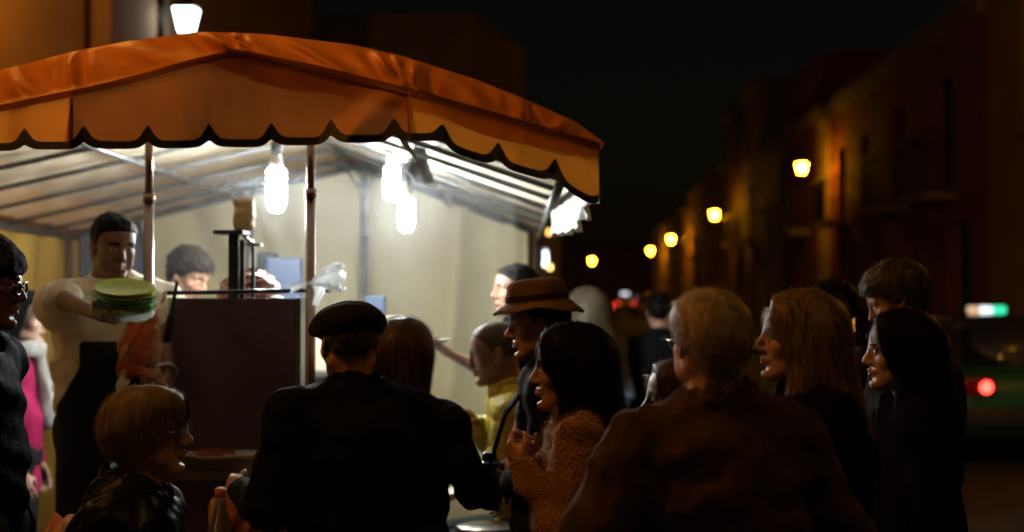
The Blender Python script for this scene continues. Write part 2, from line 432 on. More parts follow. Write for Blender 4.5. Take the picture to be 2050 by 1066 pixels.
# left row
A0 = (lx(1.0), 1.0); A1 = (lx(10.5), 10.5)
building('ochre house lit orange beside the food stall', A0, A1, 7.5,
         [(1.2,1.2,.12,2.6,'door'),(1.2,1.1,3.6,5.4,'balc'),(5.2,1.1,4.2,6.0,'win')], W_OCHRE, inner=1)
building('brown house carrying the white wall lantern', (lx(10.8)+.1, 10.8), (lx(19)+.1, 19.), 8.5,
         [(1.2,.9,.12,2.5,'door'),(5.2,1.2,.12,2.5,'door'),(5.0,1.1,3.6,5.6,'win')], W_BRN, inner=1, cornice=.1)
building('plain dark wall of the house closing the side street', (-.68, 26.), (-5.2, 26.), 6.78, [(1.3,1.1,3.2,4.9,'win')], W_GREY, inner=0, thick=3, cornice=0)
_c = building('chamfered grey corner wall behind the stall', (-.68, 26.01), (.26, 29.8), 6.78, [], W_GREY, inner=1, thick=2.5, cornice=0)
building('long dark house along the far left kerb', (.26, 29.85), (.26+SL*60, 90), 5.6,
         [(4,1.3,.12,2.6,'door'),(12,1.2,.9,2.6,'win'),(22,1.2,.12,2.6,'door'),(35,1.2,.12,2.6,'door'),(10,1.1,3.2,4.8,'win'),(26,1.1,3.2,4.8,'win')], W_GREY, inner=1, thick=3)
building('far house closing the end of the street', (19., 150.), (3.2, 150.), 6.2, [(2,1.5,.12,2.8,'door'),(6,1.3,.9,2.8,'win'),(10,1.3,.9,2.8,'win'),(4,1.2,3.4,5.2,'win'),(8,1.2,3.4,5.2,'win')], W_TAN, inner=0, thick=6)

# ------------------------------------------------------------------ lanterns
M_SOD = emat('sodium_glass', (1., .41, .014), 170.)
M_WHT = emat('white_lamp_glass', (.86, 1., .93), 11.)
def lantern(label, pos, wall, m, sc=1., group=None, drop=0.):
    """four sided tapered lantern hung on a scrolled wall bracket; pos = centre of the glass"""
    p = np.array(pos, float); t = thing('street_lantern', label, 'street lamp', p - [0, 0, .3*sc], group=group)
    def q4(hw, z): return [[p[0]-hw, p[1]-hw, z], [p[0]+hw, p[1]-hw, z], [p[0]+hw, p[1]+hw, z], [p[0]-hw, p[1]+hw, z]]
    g = MB(); z0, z1 = p[2]-.17*sc, p[2]+.15*sc
    g.add(q4(.085*sc, z0)+q4(.15*sc, z1), [(0,3,2,1),(4,5,6,7),(0,1,5,4),(1,2,6,5),(2,3,7,6),(3,0,4,7)]); g.build('glass', m, t, smooth=False)
    c = MB(); c.add(q4(.18*sc, z1+.004)+q4(.19*sc, z1+.03*sc)+q4(.06*sc, z1+.13*sc)+q4(.03*sc, z1+.17*sc),
        [(0,3,2,1)]+[(a*4+i, a*4+(i+1)%4, a*4+4+(i+1)%4, a*4+4+i) for a in range(3) for i in range(4)]+[(12,13,14,15)])
    c.tube([p+[0,0,.3*sc], p+[0,0,.42*sc]], .012*sc); c.build('cap', M_IRON, t, smooth=False)
    f = MB(); f.add(q4(.09*sc, z0-.03*sc)+q4(.095*sc, z0-.004), [(0,3,2,1),(4,5,6,7),(0,1,5,4),(1,2,6,5),(2,3,7,6),(3,0,4,7)])
    for i in range(4):
        a = np.array(q4(.092*sc, z0)[i]); b_ = np.array(q4(.157*sc, z1)[i]); f.tube([a, b_], .008*sc, 6)
    f.build('frame', M_IRON, t, smooth=False)
    if wall is not None:
        wv = np.array(wall, float); a = MB(); top = p+[0,0,.42*sc]
        mid = (wv + top)/2 + [0,0,.12]
        a.tube([[wv[0],wv[1],top[2]-.02], (mid+top)/2+[0,0,-.02], top], .014, 6)
        s_ = [[wv[0]+(top[0]-wv[0])*u, wv[1]+(top[1]-wv[1])*u, top[2]-.35*(1-u)**2] for u in np.linspace(0, .8, 7)]
        a.tube(s_, .01, 6); a.box((wv[0]-.03, wv[1]-.05, top[2]-.42), (wv[0]+.03, wv[1]+.05, top[2]+.06)); a.build('bracket', M_IRON, t, smooth=True)
    return t
GL = 'amber lanterns along the right-hand houses'
for lab, px, py, D in (('amber lantern on the near corner of the yellow house', 1605, 337, 33.6), ('amber lantern on the tall dark brown house', 1430, 431, 53.5),
                       ('amber lantern on the pink house', 1343, 480, 77.), ('amber lantern on the low ochre house at the end of the row', 1302, 503, 100.)):
    p = at(px, py, D); lantern(lab, p, (rx(D)-.02, D+.05, p[2]), M_SOD, .66 if D < 40 else .78 if D < 60 else .9, GL)
lantern('added unseen amber lantern on the tan house brightening the right-hand fronts', (5.6, 9.6, 4.6), (rx(9.6)-.02, 9.65, 4.6), M_SOD, .66, GL)  # extra lantern out of view, added to brighten the tan and red house fronts
p = at(373, 41, 12.); lantern('white glowing wall lantern above the orange canopy', p, (lx(12.)+.11, 12.02, p[2]), M_WHT, .62)
def added_post_lamp(label, p, s=1.):
    p = np.array(p, float); t = lantern(label, p, None, M_SODN, s)
    a = MB(); a.tube([[p[0],p[1],0.1],[p[0],p[1],.5],[p[0],p[1],.55],[p[0],p[1],p[2]-.19*s]], [.09,.08,.05,.035], 12); a.build('post', M_IRON, t); return t
M_SODN = emat('added_sodium_glass', (1., .45, .075), 54.)
M_SODW = emat('assumed_sodium_glass_wall', (1., .43, .075), 150.)
M_SODW2 = emat('assumed_sodium_glass_house', (1., .43, .06), 105.)
t = lantern('assumed unseen amber wall lantern on the ochre house by its street door', (-2.75, 3.0, 4.9), (lx(3.)+.02, 3., 4.9), M_SODW2, 1.2)  # assumed lantern out of view, lights faces and front flap from the left
t = lantern('assumed unseen amber wall lantern on the ochre house right above the stall', (-2.8, 7.7, 4.6), (lx(7.7)+.02, 7.7, 4.6), M_SODW, 1.0)  # assumed lantern out of view, source of the orange light on the wall
added_post_lamp('added unseen amber lantern on an iron post behind the crowd', (2.3, 1.0, 6.3), 1.3)  # lamp and post added out of view to light canopy front and heads
p = at(1185, 523, 118.); M_SODF = M_SOD
post_lamp_far = lantern('single amber lantern over the end of the street', p, None, M_SOD, 1.)
a = MB(); a.tube([[p[0],p[1],0],[p[0],p[1],p[2]-.28]], [.08,.04], 8); a.build('post', M_IRON, post_lamp_far)
# festoon of small bulbs hung across the far street, on a wire
fest = [(1083,504,(1,.75,.45)),(1092,508,(.75,.85,1)),(1093,519,(.9,.85,1)),(1091,529,(.8,.9,1)),(1084,536,(1,.7,.2)),(1101,536,(1,.68,.2)),(1099,466,(1,.5,.12))]
FL = {1083: 'warm white festoon bulb at the top of the far string', 1092: 'bluish festoon bulb just under the warm white one', 1093: 'pale violet festoon bulb in the middle of the string', 1091: 'cool white festoon bulb low on the string', 1084: 'yellow festoon bulb at the bottom of the string nearer the tent', 1101: 'yellow festoon bulb at the bottom of the string nearer the road', 1099: 'lone orange festoon bulb glowing under the white hanging cloth'}
wire = [at(q[0], q[1]-4, 46) for q in fest[:6]]
tw = MB(); tw.tube([at(1060,488,47)]+wire+[at(1112,520,46)], .006, 5); tag(tw.build('festoon_wire', M_IRON), 'thin dark wire of the festoon bulbs at the far corner', 'wire')
for px, py, c in fest:
    p = at(px, py, 46); t = thing('festoon_bulb', FL[px], 'bulb', p, group='festoon bulbs at the far corner')
    g = MB(); g.lathe([(.01,-.07),(.035,-.05),(.045,0),(.034,.05),(.025,.09)], 10, c=p); g.build('glass', emat('festoon_%d%d%d' % tuple(int(10*v) for v in c), c, 9.), t)
    s_ = MB(); s_.lathe([(.028,.088),(.028,.14),(.01,.15)], 8, c=p); s_.build('socket', M_IRON, t)

# ------------------------------------------------------------------ cars
M_TYRE = mat('tyre', (.02,.02,.02), .8); M_RIM = mat('rim', (.4,.4,.4), .35, metal=.9); M_CGL = mat('car_glass', (.01,.012,.014), .06, spec=.7)
M_RED = emat('tail_light_on', (1., .045, .03), 9.); M_REDL = mat('tail_lens', (.25,.01,.01), .2, coat=.5)
def rrot(a, P): return P @ rotz(a).T
def car(label, pos, yaw, paint, sign=False, lit=True, h=.05, accent=None):
    """saloon seen mostly from behind; local +x is its front, wheels on the ground"""
    t = thing('parked_car' if not sign else 'taxi', label, 'taxi' if sign else 'car', (pos[0], pos[1], pos[2]), yaw)
    prims = [bxp((0,0,.58), (2.1,.84,.27), .16), bxp((-1.2,0,.72), (.85,.8,.2), .12, k=.08), bxp((1.3,0,.68), (.75,.8,.16), .12, k=.1),
             rc((-.95,0,1.0), (.35,0,1.0), .42, .42, k=.12, sc=(1.15,1.55,1.0)), bxp((-.25,0,1.35), (.7,.55,.09), .08, k=.1)]
    for x in (-1.3, 1.3):
        for s_ in (-1, 1): prims.append(rc((x, s_*.95, .32), (x, s_*.62, .32), .37, .37, k=.03, neg=True))
    V, Q = sdf_mesh(prims, h); mi = np.zeros(len(Q), int)
    cen = V[Q].mean(1); nn = np.cross(V[Q[:,1]]-V[Q[:,0]], V[Q[:,2]]-V[Q[:,0]])
    if accent is not None: mi[cen[:, 2] < .95] = 1
    obj('body', V, Q, [paint, accent or paint], t, local=True, midx=mi)
    for nm, x0, x1, z0, z1, sg in (('rear_window', -1.45, -1.0, .96, 1.30, 0),):
        g = MB(); G = np.array([[[-1.40+.33*v, (-.60+1.2*u)*(1-.14*v), .98+.34*v] for u in np.linspace(0,1,7)] for v in np.linspace(0,1,4)]); G[:, :, 0] -= .055-.05*(np.abs(G[:, :, 1])/.6)**2
        g.grid(G); g.build(nm, M_CGL, t, local=True)
    for s_ in (-1, 1):
        for x0, x1 in ((-.85,-.22),(-.16,.5)):
            y = .66; g = MB(); g.add([[x0,s_*(y+.015),.98],[x1,s_*(y+.015),.98],[x1-.08,s_*(y-.08),1.31],[x0+.1,s_*(y-.08),1.31]], [(0,1,2,3)]); g.build('side_window', M_CGL, t, local=True)
        l = MB(); V2, Q2 = sdf_mesh([bxp((-2.06,s_*.66,.80), (.07,.17,.09), .03)], .03); o = obj('tail_light', V2, Q2, M_REDL, t, local=True)
        if lit:
            g = MB(); g.lathe([(.01,-.02),(.05,-.012),(.06,0),(.05,.012),(.01,.02)], 12); Vv = np.concatenate(g.V) @ roty(math.pi/2).T + [-2.135, s_*.60, .80]
            obj('bulb_lens', Vv, g.F, M_RED, o, local=True)
        for x in (-1.3, 1.3):
            wv = MB(); wv.lathe([(.2,-.09),(.3,-.1),(.32,-.06),(.32,.06),(.3,.1),(.2,.09)], 20); Vv = np.concatenate(wv.V) @ rotx(math.pi/2).T + [x, s_*.76, .32]
            wo = obj('wheel', Vv, wv.F, M_TYRE, t, local=True)
            r_ = MB(); r_.lathe([(.03,-.1),(.1,-.095),(.19,-.08),(.195,.08),(.1,.095),(.03,.1)], 14); Vv = np.concatenate(r_.V) @ rotx(math.pi/2).T + [x, s_*.765, .32]; obj('rim', Vv, r_.F, M_RIM, wo, local=True)
    bm = MB(); V2, Q2 = sdf_mesh([bxp((-2.1,0,.5), (.09,.8,.1), .05)], .04); obj('bumper', V2, Q2, mat('bumper_plastic', (.03,.03,.03), .6), t, local=True)
    pl = MB(); pl.box((-2.125,-.16,.70), (-2.105,.16,.82)); pl.build('number_plate', mat('plate_white', (.7,.62,.5), .5), t, local=True, smooth=False)
    if sign:
        for y0, y1, c, s_ in (((-.20,-.06,(0.05,1.,.5),1.1),(-.06,.08,(.8,.95,1.),1.5),(.08,.20,(1.,.62,.35),.8)) if accent is not None else ((-.26,.26,(.82,.9,1.),4.),)):
            V2, Q2 = sdf_mesh([bxp((-.35,(y0+y1)/2,1.50), (.06,(y1-y0)/2-.002,.045), .02, k=.001)], .018)
            obj('roof_sign', V2, Q2, emat('taxi_sign_%d' % int(c[0]*100), c, s_), t, local=True)
    return t
M_TAXI = mat('taxi_white', (.55,.53,.5), .35, coat=.3); M_TGRN = mat('taxi_green', (.02,.12,.055), .35, coat=.3); M_DCAR = mat('dark_car', (.03,.03,.035), .3, coat=.4); M_SILV = mat('silver_car', (.45,.43,.4), .3, metal=.3)
yw = R(90)
rear = at(1956, 765, 13.4); d = np.array([math.cos(yw), math.sin(yw)]); lft = np.array([-d[1], d[0]])
cp = np.array([rear[0], rear[1]]) + d*2.05 - lft*.66
car('green and dark taxi with lit red and green roof sign beside the kerb', (cp[0], cp[1], 0), yw, M_DCAR, True, True, .04, M_TGRN)
for lab, px, D, paint, sg, lit in (('far taxi with a white roof sign and two red tail lights', 1251, 108, M_TAXI, True, True), ('dark far car with red tail lights beside the far taxi', 1203, 84, M_DCAR, False, True), ('pale far car parked unlit under the right-hand lanterns', 1292, 92, M_SILV, False, False), ('dark car parked by the red house behind the crowd', 1745, 24, M_DCAR, False, False)):
    c_ = at(px, 600, D); car(lab, (c_[0], c_[1], 0), R(87), paint, sg, lit, .09)
# glowing beads for amber reflections, on an added post by the parked car
p = at(1702, 646, 19.); t = thing('glint_post', 'slim added post with three glowing amber reflections in front of the parked dark car', 'glint post', (p[0], p[1], 0.))
a = MB(); a.tube([[p[0],p[1]+.05,0],[p[0],p[1]+.05,p[2]+.12]], .025, 8); a.build('post', M_IRON, t)
for dz in (-.09, 0, .07):
    g = MB(); g.lathe([(.005,-.03),(.028,-.02),(.034,0),(.028,.02),(.005,.03)], 10, c=p+[0,0,dz]); g.build('amber_glint', emat('amber_glint_glow', (1,.4,.05), 3.), t)
# ------------------------------------------------------------------ the food stall tent
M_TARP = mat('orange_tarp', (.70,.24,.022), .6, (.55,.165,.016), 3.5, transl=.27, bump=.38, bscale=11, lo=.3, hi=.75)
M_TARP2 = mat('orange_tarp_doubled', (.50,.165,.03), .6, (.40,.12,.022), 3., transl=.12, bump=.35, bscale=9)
M_BAND = mat('seam_band', (.24,.06,.015), .55, (.19,.045,.012), 10, transl=.15)
M_BIND = mat('black_binding', (.008,.009,.012), .7, bump=.2)
M_LINER = mat('cream_liner', (.84,.78,.6), .6, (.72,.65,.48), 5., transl=.28, bump=.3, bscale=12)
M_BACK = mat('cream_back_tarp', (.65,.57,.34), .6, (.56,.48,.27), 2.5, transl=.15, bump=.25, bscale=8)
M_NAVY = mat('navy_tarp', (.035,.033,.06), .6, (.05,.04,.06), 3, bump=.3, bscale=10)
M_PIPE = mat('painted_pipe', (.10,.12,.15), .4, (.2,.19,.18), 14, metal=.5)
M_POST = mat('steel_post', (.34,.28,.27), .26, (.3,.18,.13), 9, metal=.85)
FD = 4.4                                             # distance of the front flap
BAND = ([-420,-260,0,145,300,400,450,475,500,560,650,820,1000,1200], [305,266,218,190,150,124,112,108,110,123,143,185,235,293])
OUTL = ([-420,-260,-120,0,145,250,390,475,540,700,800,950,1050,1150,1200,1212], [240,205,170,140,103,83,64,66,70,90,112,160,200,245,282,297])
NOT = [-440,-315,-190,-70,50,170,295,420,543,663,790,888,998,1112,1201]
LOWN = [300,298,296,294,290,285,283,281,279,271,270,283,318,350,404]      # hem at each notch
LOWF = [303,303,303,302,300,298,297,295,291,286,284,0,0,0]                # level of the hem between notches (0: straight slope)
def hem(x):
    i = int(np.clip(np.searchsorted(NOT, x) - 1, 0, len(NOT)-2)); x0, x1 = NOT[i], NOT[i+1]; u = (x-x0)/(x1-x0)
    base = LOWN[i] + (LOWN[i+1]-LOWN[i])*u; dd = min(x-x0, x1-x)
    tgt = (LOWF[i] if LOWF[i] else base + 17)
    r_ = 1 - math.exp(-(dd/13.)**1.3)
    return base + (tgt-base)*r_
def hem_up(x):
    dd = min(abs(x-n_) for n_ in NOT[:-1]); return hem(x) - 15 - 17*math.exp(-(dd/15.)**2)
tent = thing('market_tent', 'orange scalloped food stall tent with black trim and cream lining', 'tent', (-1.2, 6.8, .12))
wv1 = wavy(3, .012, 5.); wv2 = wavy(8, .006, 16.); wv3 = wavy(31, .016, 7.5, n=6)
def flap_pt(x, y, v):
    """v 0 at the seam, 1 at the hem"""
    D = FD + .03*math.sin(x*.013+1) * v
    if x > 820: D += .30*((x-820)/385)**1.2 - .10*v
    elif x > 145: D += .055*v*math.sin(math.pi*(x-145)/675)**.6
    else: D += .12*(145-x)/400 - .05*v
    if 640 < x < 860: D -= .075*v*max(0, 1-abs(x-(800-110*v))/(26+30*v))**.8
    if 1000 < x < 1100: D -= .03*v*math.exp(-abs(x-1055+30*v)/14)
    if 250 < x < 420: D -= .02*math.sin(math.pi*v)*math.exp(-abs(x-330-60*v)/25)
    p = at(x, y, D); p[1] += wv1(p[None]*[1,.3,1])[0]*1.2 + wv2(p[None])[0]*.8
    return p
def flap(name, xa, xb, m, n):
    xs = np.linspace(xa, xb, n); G = []
    for v in np.linspace(0, 1, 12):
        G.append([flap_pt(x, ramp(x, *BAND) + (hem(x)-3 - ramp(x, *BAND))*v, v) for x in xs])
    return obj(name, np.array(G).reshape(-1,3), grid_faces(12, n), m, tent)
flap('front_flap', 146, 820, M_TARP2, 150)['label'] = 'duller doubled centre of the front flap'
flap('side_flap', 820.5, 1204, M_TARP, 90); flap('side_flap', -430, 145.5, M_TARP, 110)
G = []
xs = np.arange(-430, 1203, 3.)
for w_ in (0, .5, 1):
    row = []
    for x in xs:
        y = hem_up(x) + (hem(x)+1-hem_up(x))*w_; v = np.clip((y-ramp(x,*BAND))/(hem(x)-ramp(x,*BAND)), 0, 1.02); p = flap_pt(x, y, v); p[1] -= .006; row.append(p)
    G.append(row)
obj('hem_binding', np.array(G).reshape(-1,3), grid_faces(3, len(xs)), M_BIND, tent)
G = []; xs = np.arange(-430, 1204, 6.)
for dy in (-7, 0, 7): G.append([flap_pt(x, ramp(x, *BAND)+dy, max(dy, 0)/90.) - [0, .008, 0] for x in xs])
obj('seam_band', np.array(G).reshape(-1,3), grid_faces(3, len(xs)), M_BAND, tent)
for x in (146, 820):
    G = [[flap_pt(x+dx, ramp(x,*BAND)+8+(hem_up(x)-ramp(x,*BAND)-8)*v, v) - [0,.007,0] for dx in (-3.5, 3.5)] for v in np.linspace(0,1,9)]
    obj('seam_strip', np.array(G).reshape(-1,3), grid_faces(9, 2), M_BAND, tent)
# front slope, wrinkled, from the seam up to the first hoop; then the roof sheet to the back
def wrinkle(x, u):
    s_ = 0
    for cx, w_, a, sl_ in ((150,14,.022,10),(440,26,.035,70),(478,10,.03,25),(620,40,.018,150),(770,18,.03,60),(800,12,.028,30),(835,22,.02,-20),(1045,16,.02,12),(300,45,.016,120),(1130,25,.014,-30),(940,45,.012,90),(40,30,.015,40)):
        q = (x - cx + sl_*(u-.6))/w_; s_ += a*math.exp(-abs(q)*.75)*math.cos(2.1*q+.7)
    return s_
G = []; xs = np.concatenate([np.arange(-430, 1204, 7.), [1206]])
us = np.linspace(0, 1, 16)
for u in us:
    row = []
    for x in xs:
        p0 = flap_pt(x, ramp(x, *BAND), 0); p1 = at(x+4, ramp(x, *OUTL), max(4.62, p0[1]+.08)); p = p0 + (p1-p0)*u
        k = math.sin(math.pi*u)**.8
        p[1] -= .012*k + wrinkle(x, u)*k*3.2 + wv3(p[None]*[1,.2,1.6])[0]*k; p[2] += k*.1*wrinkle(x, u); p[2] += wv2(p[None])[0]*.4*k; p[2] = min(p[2], p1[2]+.004 - .9*(1-u)*0)
        row.append(p)
    G.append(row)
G = np.array(G); obj('front_slope', G.reshape(-1,3), grid_faces(len(us), len(xs)), M_TARP, tent)
EDGE0 = G[-1]
rows = [EDGE0]
for D in np.linspace(5.1, 9.15, 14):
    r_ = EDGE0.copy(); f = (D-4.62)/4.5; r_[:, 1] = np.maximum(D, EDGE0[:, 1]+.05*(1+f)); r_[:, 2] += -.03*f + .012*math.sin(D*9)*np.sin(EDGE0[:, 0]*3); r_[:, 0] *= 1 + .0*f; rows.append(r_)
obj('roof_sheet', np.array(rows).reshape(-1,3), grid_faces(len(rows), len(xs)), M_TARP, tent)
# inner lining and hoops
SMOKE = 0.028
APX, EL, ER = -.97, -2.75, .17
def ceil_z(X, D):
    az = ramp(D, [4.4, 4.9, 9.2], [.66, .79, .80]); ez = ramp(D, [4.4, 9.2], [.42, .37])
    if X > APX: u = (X-APX)/(ER-APX)
    else: u = (APX-X)/(APX-EL)
    return CAM_Z + az + (ez-az)*u - .0*u
RAF = [5.0, 5.45, 5.95, 6.5, 7.1, 7.75, 8.4, 9.0]
G = []
for D in np.linspace(4.47, 9.1, 60):
    dd = min(abs(D-r_) for r_ in RAF); row = []
    for X in np.linspace(EL, ER, 70):
        u = abs(X-APX)/((ER-APX) if X > APX else (APX-EL)); p = np.array([X, D, 0.])
        row.append([X, D, ceil_z(X, D) + .02 - .012*min(dd/.25, 1)*math.sin(math.pi*min(max(u, .03), .97))**.5 + wv2(np.array([[X*1.3, D, .4]]))[0]*1.2])
    G.append(row)
obj('lining', np.array(G).reshape(-1,3), grid_faces(60, 70), M_LINER, tent)
for D in RAF:
    for X1 in (EL, ER):
        b = MB(); b.tube([[APX, D, ceil_z(APX, D)-.02], [X1, D, ceil_z(X1, D)-.02]], .0115, 8); b.build('rafter', M_PIPE, tent)
for X1 in (EL, ER, APX):
    b = MB(); b.tube([[X1, 5.0, ceil_z(X1, 5.)-.035], [X1, 9.0, ceil_z(X1, 9.)-.035]], .019, 8); b.build('eave_pipe' if X1 != APX else 'ridge_pipe', M_PIPE, tent)
for X1 in (-.4, -1.7):
    b = MB(); b.tube([[X1, 5.0, ceil_z(X1, 5.)-.05], [X1, 9.0, ceil_z(X1, 9.)-.05]], .012, 8); b.build('purlin', M_PIPE, tent)
for D in (5.0, 8.85):
    b = MB(); b.tube([[EL, D, ceil_z(EL, D)+.0], [EL+.02, D, .12]], .02, 8); b.build('post', M_POST, tent)
    if D > 6: b = MB(); b.tube([[ER-.02, D, ceil_z(ER, D)], [ER-.04, D, .12]], .02, 8); b.build('post', M_POST, tent)
def post(X, D, zj, ztop, r=.019):
    b = MB(); b.tube([[X, D, zj-.02], [X, D, ztop]], r*.8, 12); po = b.build('post', M_POST, tent)
    b = MB(); b.tube([[X, D, .12], [X, D, zj]], r, 12); b.tube([[X, D, zj], [X, D, zj+.03]], r*1.18, 12); b.build('sleeve', M_POST, po)
    return po
p = at(298, 405, 5.2); post(p[0], 5.2, p[2], ceil_z(p[0], 5.2)-.03); p = at(622, 395, 5.2); post(p[0], 5.2, p[2], ceil_z(p[0], 5.2)-.03)
M_BP = mat('bright_post', (.5,.5,.48), .3, (.36,.36,.36), 8, metal=.8)
zc = at(700, 331, 8.75)[2]
b = MB(); b.tube([at(330, 352, 8.75), at(470, 331, 8.75), at(820, 331, 8.75)], .016, 8); b.build('cross_pipe', M_PIPE, tent)
for px in (730, 500):
    p = at(px, 470, 8.75); b = MB(); b.tube([[p[0], 8.75, .12], [p[0], 8.75, p[2]]], .026, 12); po = b.build('post', M_BP, tent)
    b = MB(); b.tube([[p[0], 8.75, p[2]], [p[0], 8.75, zc-.01]], .019, 10)
    for s_ in (-1, 1): b.tube([[p[0], 8.75, zc-.16], [p[0]+s_*.13, 8.75, zc-.01]], .011, 6)
    b.build('sleeve', M_PIPE, po)
# back wall tarp with hanging folds
def folds(X, z):
    q = (2.3-z)
    return .035*math.sin(X*9+1.2*math.sin(X*4)) * min(1, .25+q) + .05*math.exp(-((X+.33+.06*q)/.07)**2) + .04*math.exp(-((X+.02)/.06)**2) - .05*math.exp(-((X+1.95-.5*(q-.3))/.1)**2) + .03*math.exp(-((X+1.6-.3*q)/.06)**2)
G = []
for z in np.linspace(.14, 1, 45):
    row = []
    for u in np.linspace(0, 1, 120):
        X0 = ramp(z, [.14, .45, 1], [-2.02, -2.06, -2.36]); X = X0 + (.1-X0)*u
        zt = ceil_z(X, 9.)-.02; zz = .14 + (zt-.14)*(z-.14)/.86; row.append([X, 9.02 - folds(X, zz), zz])
    G.append(row)
obj('back_wall', np.array(G).reshape(-1,3), grid_faces(45, 120), M_BACK, tent)
G = [[[X, 9.1 - .03*math.sin(X*22), .14 + (ceil_z(X, 9.)-.16)*z] for X in np.linspace(EL, -1.9, 24)] for z in np.linspace(0, 1, 12)]
obj('side_curtain', np.array(G).reshape(-1,3), grid_faces(12, 24), M_NAVY, tent)
M_YWALL = mat('yellow_side_tarp', (.55,.33,.05), .6, (.45,.25,.035), 2.5, bump=.3, bscale=8)
G = [[[EL-.03+.02*math.sin(D*14), D, .14+(CAM_Z+.36-.14)*z] for D in np.linspace(5.3, 9.05, 60)] for z in np.linspace(0, 1, 10)]
obj('side_wall', np.array(G).reshape(-1,3), grid_faces(10, 60), M_YWALL, tent)
# right eave: pleated white hanging cloth, seen from inside
M_WFL = mat('white_side_cloth', (.36,.34,.25), .5, (.27,.25,.17), 6, transl=.1, bump=.3, bscale=20)
G = []
for v in np.linspace(0, 1, 16):
    row = []
    for u in np.linspace(0, 1, 90):
        D = 4.72 + 1.5*u; top = np.array([.262-.09*u, D, CAM_Z+.46-.03*u]); zb = ramp(u, [0,.2,.4,.7,1], [.29,.25,.225,.235,.25]) + .012*math.sin(u*31)
        X = top[0] + .012*v + .018*v*math.sin(u*30+2*v) + .009*v*math.sin(u*67)
        row.append([X, D, top[2] + (CAM_Z+zb-top[2])*v])
    G.append(row)
obj('hanging_cloth', np.array(G).reshape(-1,3), grid_faces(16, 90), M_WFL, tent)
# tangle of cloth and cable tied to the roof by the bulbs, and at the back ridge
M_CLO = mat('grey_rag', (.09,.09,.1), .8, (.13,.13,.13), 8)
for cx, cy, D, w_, hh, sd_ in ((838, 322, 6.0, .028, .11, 1), (395, 335, 8.4, .2, .10, 2), (420, 362, 8.5, .25, .05, 3)):
    c = at(cx, cy, D); V, Q = sdf_mesh([rc(c+[-w_,0,-hh*.3], c+[w_*.3,0,hh*.5], .035, .02, .03), rc(c+[0,0,hh*.5], c+[w_*.7,.02,-hh*.6], .022, .04, .03), rc(c+[w_*.2,0,-hh*.2], c+[w_*1.5,0,-hh*.75], .03, .012, .03)], .012, wavy(sd_, .008, 60.))
    tag(obj('tied_rag', V, Q, M_CLO), ('grey rag and cable knot hanging beside the paired bulbs', 'dark folded cloth tied under the back ridge', 'long dark cloth roll under the back roof slope')[sd_-1], 'rag')
# ------------------------------------------------------------------ bulbs
M_CFL = emat('bulb_tube', (.93, 1., .98), 420.)
M_SOCK = mat('bulb_base', (.75,.74,.7), .4); M_CORD = mat('cord', (.02,.02,.025), .6)
def bulb(label, px, py, D, w_, hh):
    c = at(px, py, D); t = thing('light_bulb', label, 'light bulb', c - [0,0,hh/2], group='bare bulbs in the stall')
    b = MB()
    for k in range(2):
        pts = []
        for i in range(70):
            u = i/69; a = u*4*2*math.pi*.5*1.6 + k*math.pi; r_ = (w_/2-.014)*(1 if u < .9 else 1-(u-.9)*7)
            pts.append(c + [r_*math.cos(a), r_*math.sin(a), hh/2 - u*hh])
        b.tube(pts, .0135, 7)
    b.build('spiral_tube', M_CFL, t)
    s_ = MB(); top = c + [0,0,hh/2]; s_.lathe([(w_*.36,-.01),(w_*.38,.02),(w_*.3,.06),(.02,.075),(.02,.085)], 18, c=top); s_.build('base', M_SOCK, t)
    k_ = MB(); k_.lathe([(.024,.08),(.026,.13),(.012,.15)], 12, c=top); zt = ceil_z(c[0], D)-.04
    if zt > top[2]+.16: k_.tube([top+[0,0,.14], top+[.006,0,.2 if zt > top[2]+.25 else .16], [c[0], D, zt]], .006, 6)
    k_.build('socket', M_CORD, t); return t
bulb('large single spiral bulb glowing over the meat spit', 553, 383, 6.25, .086, .165)
bulb('upper bulb of the glowing pair near the roof', 784, 369, 6.7, .072, .135)
bulb('lower bulb of the glowing pair, hanging deepest', 813, 431, 6.4, .074, .125)
# ------------------------------------------------------------------ cart, spit and goods
M_MAROON = mat('maroon_steel', (.15,.09,.11), .5, (.09,.05,.06), 3.5, metal=.0, bump=.08, bscale=6)
M_STEEL = mat('steel', (.5,.5,.5), .28, (.36,.36,.36), 10, metal=.95); M_BLK = mat('black_steel', (.02,.02,.025), .4, metal=.5)
cart = thing('taco_cart', 'dark steel taco cart with counter shelf below the broiler', 'cart', (-.98, 5.75, .12))
b = MB(); b.box((-1.26,5.22,.42), (-.60,6.35,1.06)); b.build('cabinet', M_MAROON, cart, smooth=False)
b = MB(); b.box((-1.32,5.08,1.063), (-.56,6.4,1.098)); b.build('counter', M_STEEL, cart, smooth=False)
b = MB(); b.box((-1.20,5.04,1.03), (-.72,5.079,1.06)); b.build('shelf_rail', M_STEEL, cart, smooth=False)
for x in (-1.2, -.68):
    for y in (5.32, 6.25): b = MB(); b.tube([[x,y,.17],[x,y,.42]], .02, 8); b.lathe([(.02,-.02),(.045,-.015),(.05,0),(.045,.015),(.02,.02)], 12, c=(x,y,.17)); b.build('leg', M_BLK, cart)
br = thing('meat_spit', 'maroon broiler shield with a steel frame and turning meat spit', 'meat spit', (-1.03, 5.6, 1.1))
a = at(346, 598, 5.25); c = at(590, 880, 5.25)
b = MB(); b.box((a[0], 5.25, 1.102), (c[0]-.0, 5.275, a[2])); b.build('shield', M_MAROON, br, smooth=False)
b = MB(); b.box((c[0]+.002, 5.245, 1.102), (c[0]+.022, 5.6, a[2]+.003)); b.build('side_plate', M_STEEL, br, smooth=False)
b = MB(); b.box((a[0]-.016, 5.245, 1.102), (a[0]-.002, 5.6, a[2]+.003)); b.build('side_plate', M_STEEL, br, smooth=False)
